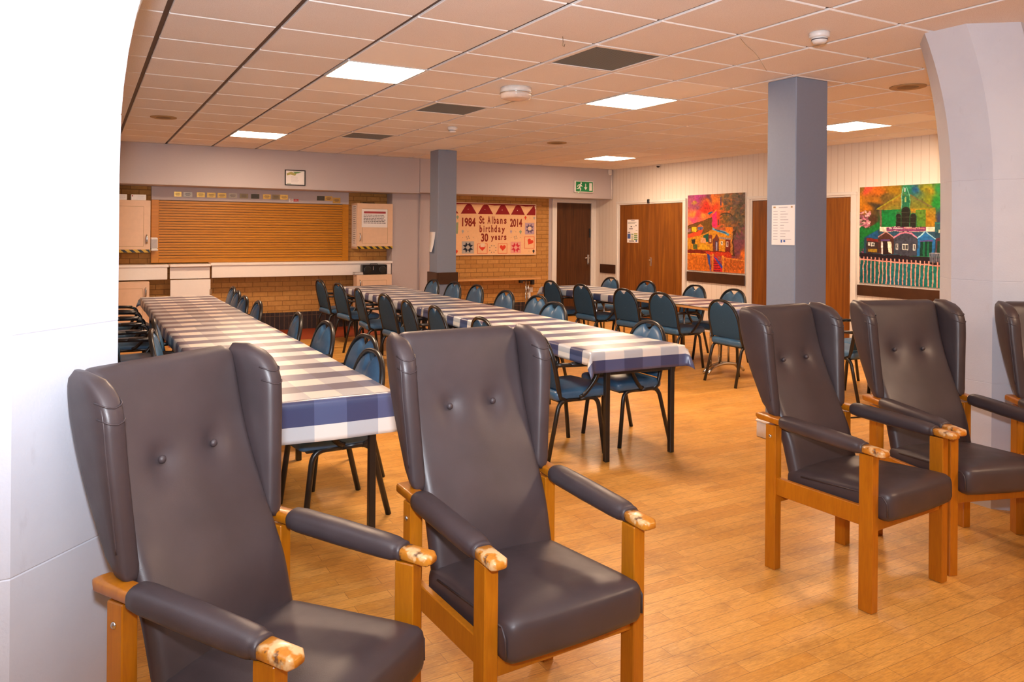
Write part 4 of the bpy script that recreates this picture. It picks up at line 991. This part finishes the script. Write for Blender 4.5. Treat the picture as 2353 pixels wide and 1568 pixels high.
# ------------------------------------------------------------------ blue stacking chair with arms (front towards -y)
def bp(x, t, d=0):   # a point of the leaning back plane; d = in front of it
    a = R(13); return (x, .135+t*math.sin(a)-d*math.cos(a), .44+t*math.cos(a)-d*math.sin(a)*.3)
def arch_pts(w, t0, top, n=26, sq=.80):
    out = [(w*.97, t0)]; tm = top*.44
    out += [(w*(.97+.03*(q/4)), t0+(tm-t0)*q/4) for q in range(1, 4)]
    for k in range(n+1):
        a = PI*k/n; out.append((w*math.copysign(abs(math.cos(a))**sq, math.cos(a)), tm+(top-tm)*max(0.0, math.sin(a))**.92))
    out += [(-x, t) for x, t in out[:4][::-1]]
    return out
def stacking_chair():
    e = empty('stacking_chair')
    mb = MB('blue_vinyl')
    def seat(p, hx, hy, hz):
        t = (p.y+hy)/(2*hy)
        return (p.x*(1.04-.10*t), p.y-.018*(1-(p.x/hx)**2)*(1-t), p.z+(.014*(1-(p.x/hx)**2)*(1-(p.y/hy)**2) if p.z > 0 else 0)-.008*t)
    mb.rbox((0, -.045, .438), (.45, .43, .072), .03, (12, 12, 5), seat); obj('seat', mb, e)
    obj('seat_pan', MB('black_metal').box(-.20, .20, -.22, .145, .388, .404, 0, .004), e)
    # back pad with a dip for the hand hole
    out = arch_pts(.201, .035, .416, 64); pts = []
    for x, t in out:
        d = .044*max(0, 1-(abs(x)/.050)**1.9) if t > .3 else 0
        pts.append((x, t-d))
    cx, ct = 0, .2
    mb = MB('blue_vinyl', 'blue_fabric'); rings = []
    for s, d in ((0.02, .034), (.35, .033), (.65, .030), (.88, .022), (.97, .012), (1.0, .0)):
        rings.append([bp(x*s, ct+(t-ct)*s, d) for x, t in pts])
    mb.loft(rings, 0, True, False)
    rings = [[bp(x*s, ct+(t-ct)*s, d) for x, t in pts] for s, d in ((1.0, .0), (.985, -.010), (.93, -.013), (.5, -.014), (.02, -.014))]
    mb.loft(rings, 1, True, False); obj('back_pad', mb, e)
    path = [bp(x, t) for x, t in arch_pts(.212, -.02, .432)]
    a, b = path[0], path[-1]
    path = [(a[0], a[1]-.05, a[2]-.025)]+path+[(b[0], b[1]-.05, b[2]-.025)]
    obj('back_frame', MB('black_metal').tube(path, .0145, 10, 0, .0165), e)
    for s in (-1, 1):
        p = smooth_path([(s*.205, -.03, .40), (s*.205, -.185, .402), (s*.222, -.235, 0)], .07, 6)
        obj('leg', MB('black_metal').tube(p, .0145, 10, 0, .016), e)
        p = smooth_path([(s*.205, -.03, .40), (s*.205, .135, .402), (s*.222, .235, 0)], .07, 6)
        obj('leg', MB('black_metal').tube(p, .0145, 10, 0, .016), e)
        q = bp(s*.215, .212)
        p = smooth_path([q, (s*.245, q[1]-.10, q[2]), (s*.25, -.13, .640), (s*.25, -.165, .565), (s*.225, -.06, .425), (s*.215, -.02, .415)], .085, 6)
        A = obj('arm', MB('black_metal').tube(p, .0115, 10, 0, .015), e)
        obj('arm_pad', MB('plastic_black').tube([(s*.243, .075, q[2]+.003), (s*.246, .07, q[2]+.004), (s*.25, -.095, .645), (s*.25, -.10, .643)], [.012, .021, .021, .012], 10, 0, [.010, .015, .015, .010]), A)
    return e
sc = stacking_chair()
ORD = ['nearest the camera', 'second from the near end', 'third from the near end', 'fourth from the near end', 'fifth from the near end', 'sixth from the near end', 'seventh from the near end', 'eighth from the near end', 'ninth from the near end']
BACK = .252
def row(pts, ang, where, group, names=None):
    for k, p in enumerate(sorted(pts, key=lambda q: q[1])):
        x, y = p[:2]; a = p[2] if len(p) > 2 else 0
        o = sc if not row.n else copy_tree(sc); row.n += 1
        rot = R(ang+a)
        # p is the place of the back's top: step forward from it
        o.location = (x+BACK*math.sin(rot), y-BACK*math.cos(rot), 0); o.rotation_euler = (0, 0, rot)
        tag(o, 'blue padded chair %s' % where+(', %s' % ORD[k] if len(pts) > 1 else ''), 'chair', group)
row.n = 0
# facing +x is 90 degrees, facing -x is -90 degrees
row([(1.70, .90, 3), (1.87, 1.50, 8), (1.84, 2.30, 3), (1.80, 2.97, -4), (1.71, 4.12, 0), (1.69, 4.72, 2), (1.75, 5.44, 0), (1.80, 6.05, -1)], -90, 'facing left at the first table', 'blue chairs along the first table')
row([(.60, 2.32, -8), (.66, 2.95, -4), (.36, 3.74, 0), (.35, 4.82, 0), (.36, 5.42, 0), (.36, 6.10, 0)], 90, 'facing right at the first table', 'blue chairs along the first table')
row([(2.96, 1.28, 0), (2.97, 2.07, 0), (3.01, 3.05, -3), (2.99, 3.68, -4), (3.04, 4.43, 2), (3.03, 5.29, -6), (3.08, 6.22, 4), (3.06, 7.01, 2)], 90, 'facing right at the middle table', 'blue chairs along the middle table')
row([(4.105, 1.33, 0), (4.28, 2.92, 6), (4.53, 3.62, 4), (4.55, 4.34, 2), (4.66, 5.28, 0), (4.63, 5.88, 4), (4.58, 6.45, 2)], -90, 'facing left at the middle table', 'blue chairs along the middle table')
row([(5.96, 2.46, -3), (6.01, 3.43, 3), (5.98, 4.06, 3), (5.94, 4.89, 0), (5.95, 5.63, 0)], 90, 'facing right at the far table', 'blue chairs along the far table')
row([(7.28, 3.48, 0), (7.36, 4.22, 0), (7.29, 5.10, 0), (7.30, 5.94, 0)], -90, 'facing left at the far table', 'blue chairs along the far table')
row([(6.67, 1.21, 0)], 180, 'turned away at the near end of the far table', 'blue chairs along the far table')
row([(7.47, 1.72, 0)], -90, 'side-on behind the turned-away chair between two armchairs', 'blue chairs along the far table')

# ------------------------------------------------------------------ tables
def trestle(loc, a, y0, y1, legs, lx, label, grp, o=0):
    e = empty('folding_table', (*loc, 0), a, label=label, cat='table', group=grp)
    obj('tabletop', MB('table_ply').box(-.38, .38, y0+.004, y1-.004, .725, .748, 0, .003), e)
    mb = MB('black_metal'); mb.box(-.30, -.28, y0+.04, y1-.04, .685, .725); mb.box(.28, .30, y0+.04, y1-.04, .685, .725)
    for y in (y0+.04, y1-.06): mb.box(-.28, .28, y, y+.02, .685, .725)
    obj('apron', mb, e)
    for y in legs:
        for s in (-1, 1): obj('leg', MB('black_metal').box(o+s*lx-.0175, o+s*lx+.0175, y-.0175, y+.0175, 0, .725, 0, .003), e)
        obj('cross_rail', MB('black_metal').box(o-lx+.0175, o+lx-.0175, y-.012, y+.012, .585, .622, 0, .003), e)
RA = -R(2.3)
def rp(u, v, o=0): return (3.565+o+u*math.cos(RA)-v*math.sin(RA), .84+u*math.sin(RA)+v*math.cos(RA))
TN = ['nearest the camera', 'middle of its row', 'farthest from the camera']
for k, (a, b, L) in enumerate([(.27, 2.05, (.41, 1.855)), (2.05, 4.05, (2.615, 3.36)), (4.05, 6.27, (4.42, 5.757))]):
    trestle((1.185, a), 0, 0, b-a, [q-a for q in L], .315, 'folding table under check cloth in the first row, %s' % TN[k], 'folding tables of the first row')
TN = ['nearest the camera', 'second from the near end', 'third from the near end', 'farthest from the camera']
for k, (a, b, L) in enumerate([(.84, 2.3, (.885, 1.70)), (2.3, 3.9, (2.5, 3.335)), (3.9, 5.3, (4.0, 4.85)), (5.3, 7.08, (5.605, 6.72))]):
    trestle(rp(0, a-.84), RA, 0, b-a, [q-a for q in L], .275, 'folding table under check cloth in the middle row, %s' % TN[k], 'folding tables of the middle row', .045 if k == 0 else 0)
def pedestal(loc, ys, label):
    e = empty('pedestal_table', loc, label=label, cat='table', group='chrome-legged tables of the far row')
    obj('tabletop', MB('table_ply').box(-.38, .38, .004, 1.776, .718, .748, 0, .004), e)
    for y in ys:
        A = empty('pedestal'); A.parent = e
        for x in (-.20, -.07, .07, .20): obj('column', MB('chrome').tube([(x, y, .095), (x, y, .72)], .0125), A)
        mb = MB('chrome')
        for s in (-1, 1):
            mb.tube(smooth_path([(-.27, y+s*.035, .0155), (-.20, y+s*.03, .085), (0, y+s*.02, .115), (.20, y+s*.03, .085), (.27, y+s*.035, .0155)], .12, 6), .016)
        obj('foot', mb, A)
    return e
pedestal((6.49, 2.50, 0), (.40, 1.245), 'chrome-legged table under check cloth in the far row, near end')
pedestal((6.49, 4.29, 0), (.27, 1.055), 'chrome-legged table under check cloth in the far row, far end')
def cloth(w, l, hl, hr, hn, hf, z, seed, label, grp, loc, rz=0, u0=0.0, v0=0.0, step=.04, amp=.006):
    r = random.Random(seed); ph = [r.uniform(0, 6) for _ in range(8)]
    def axis(a, h0, h1):
        pts = [-h0+h0*k/max(1, round(h0/.02)) for k in range(round(h0/.02))] if h0 > 0 else []
        n = max(2, round(a/step)); pts += [a*k/n for k in range(n+1)]
        return pts+([a+h1*k/max(1, round(h1/.02)) for k in range(1, round(h1/.02)+1)] if h1 > 0 else [])
    S = axis(w, hl, hr); T = axis(l, hn, hf); mb = MB('oilcloth'); mb.uv = []
    for t in T:
        for s in S:
            ox = -s if s < 0 else max(0, s-w); oy = -t if t < 0 else max(0, t-l)
            sx = -1 if s < 0 else 1; sy = -1 if t < 0 else 1
            x = min(max(s, 0), w); y = min(max(t, 0), l); zz = z
            if ox == 0 and oy == 0:
                zz += .0015*math.sin(9*t+ph[0])*math.sin(7*s+ph[1])
            elif ox and oy:
                d = math.hypot(ox, oy); th = math.atan2(oy, ox); off = .012+d*(.10+.30*math.sin(2*th))
                x += sx*off*math.cos(th); y += sy*off*math.sin(th); zz -= max(0, d*.96)
            else:
                d = ox or oy; q = t if ox else s
                edge = min(1, d/.02)
                off = .006*edge+.045*d+amp*(d/.15)*math.sin(5.5*q+ph[2])+amp*.5*(d/.15)*math.sin(14*q+ph[3])
                if ox: x += sx*off
                else: y += sy*off
                zz -= max(0, d-.004)
            mb.v.append((x-w/2, y, zz)); mb.uv.append((s+u0, t+v0))
    n = len(S)
    for a in range(len(T)-1):
        for b in range(n-1): mb.f.append([a*n+b, a*n+b+1, (a+1)*n+b+1, (a+1)*n+b]); mb.mi.append(0); mb.sm.append(True)
    o = obj('tablecloth', mb, None, (*loc, 0), rz, label=label, cat='tablecloth', group=grp)
    md = o.modifiers.new('thickness', 'SOLIDIFY'); md.thickness = .0012; md.offset = 1
    return o
CT = 'check tablecloths'
cloth(.775, 3.02, .09, .09, .19, 0, .756, 1, 'blue and white check oilcloth on the near half of the first table', CT, (1.185, .262), v0=.115, u0=.10)
cloth(.775, 3.05, .085, .085, 0, .10, .752, 2, 'blue and white check oilcloth on the far half of the first table', CT, (1.185, 3.2835), u0=.02, v0=.02)
cloth(.785, 3.10, .095, .09, .145, 0, .757, 3, 'blue and white check oilcloth on the near half of the middle table', CT, rp(0, -.008), RA, v0=.215, u0=.05)
cloth(.785, 3.20, .09, .09, 0, .12, .753, 4, 'blue and white check oilcloth on the far half of the middle table', CT, rp(0, 3.0935), RA, u0=.09, v0=.03)
cloth(.80, 1.88, 0, .08, .15, 0, .7535, 5, 'blue and white check oilcloth on the near half of the far table', CT, (6.50, 2.49), v0=.10, u0=.03)
cloth(.785, 1.70, .09, .08, 0, .12, .751, 6, 'blue and white check oilcloth on the far half of the far table', CT, (6.49, 4.3715), u0=.12, v0=.05)
obj('sweet_wrapper', MB('foil_red').rbox((0, 0, .006), (.04, .022, .01), .004, (6, 4, 3), lambda p, a, b, c: (p.x, p.y*(1+.5*abs(p.x)/a), p.z*(1.2-abs(p.x)/a*.6))), loc=(1.425, .72, .0005), rz=.5, label='tiny shiny wrapper on the floor behind the front table leg', cat='wrapper')

# ------------------------------------------------------------------ light and camera
ld = bpy.data.lights.new('camera_flash', 'SPOT'); ld.energy = 380; ld.color = (.88, .92, 1.0); ld.spot_size = R(150); ld.spot_blend = 1.0; ld.shadow_soft_size = .05
lo = bpy.data.objects.new('camera_flash', ld); COL.objects.link(lo)
YAW, ROLL, F = .4925, .0086, 1720.8
lo.location = (.20, -3.20, 1.80); lo.rotation_euler = (R(90+27), 0, -YAW+.05)
w = bpy.data.worlds.new('World'); SC.world = w; w.use_nodes = True; w.node_tree.nodes['Background'].inputs[0].default_value = (.05, .045, .04, 1)
cd = bpy.data.cameras.new('Camera'); cam = bpy.data.objects.new('Camera', cd); COL.objects.link(cam)
cd.sensor_width = 36; cd.lens = F/2353*36; cd.shift_x = (1176.5-1116.65)/2353; cd.shift_y = (531.87-784)/2353; cd.clip_start = .02
fw = Vector((math.sin(YAW), math.cos(YAW), 0)); rt = Vector((math.cos(YAW), -math.sin(YAW), 0)); up = Vector((0, 0, 1))
r2 = rt*math.cos(ROLL)+up*math.sin(ROLL); u2 = -rt*math.sin(ROLL)+up*math.cos(ROLL)
cam.matrix_world = Matrix(((r2.x, u2.x, -fw.x, .2177), (r2.y, u2.y, -fw.y, -3.1736), (r2.z, u2.z, -fw.z, 1.55), (0, 0, 0, 1)))
SC.camera = cam
vs = SC.view_settings; vs.view_transform = 'Standard'; vs.look = 'None'; vs.exposure = .75; vs.gamma = 1; vs.use_curve_mapping = False
SC.cycles.max_bounces = 8; SC.cycles.diffuse_bounces = 5
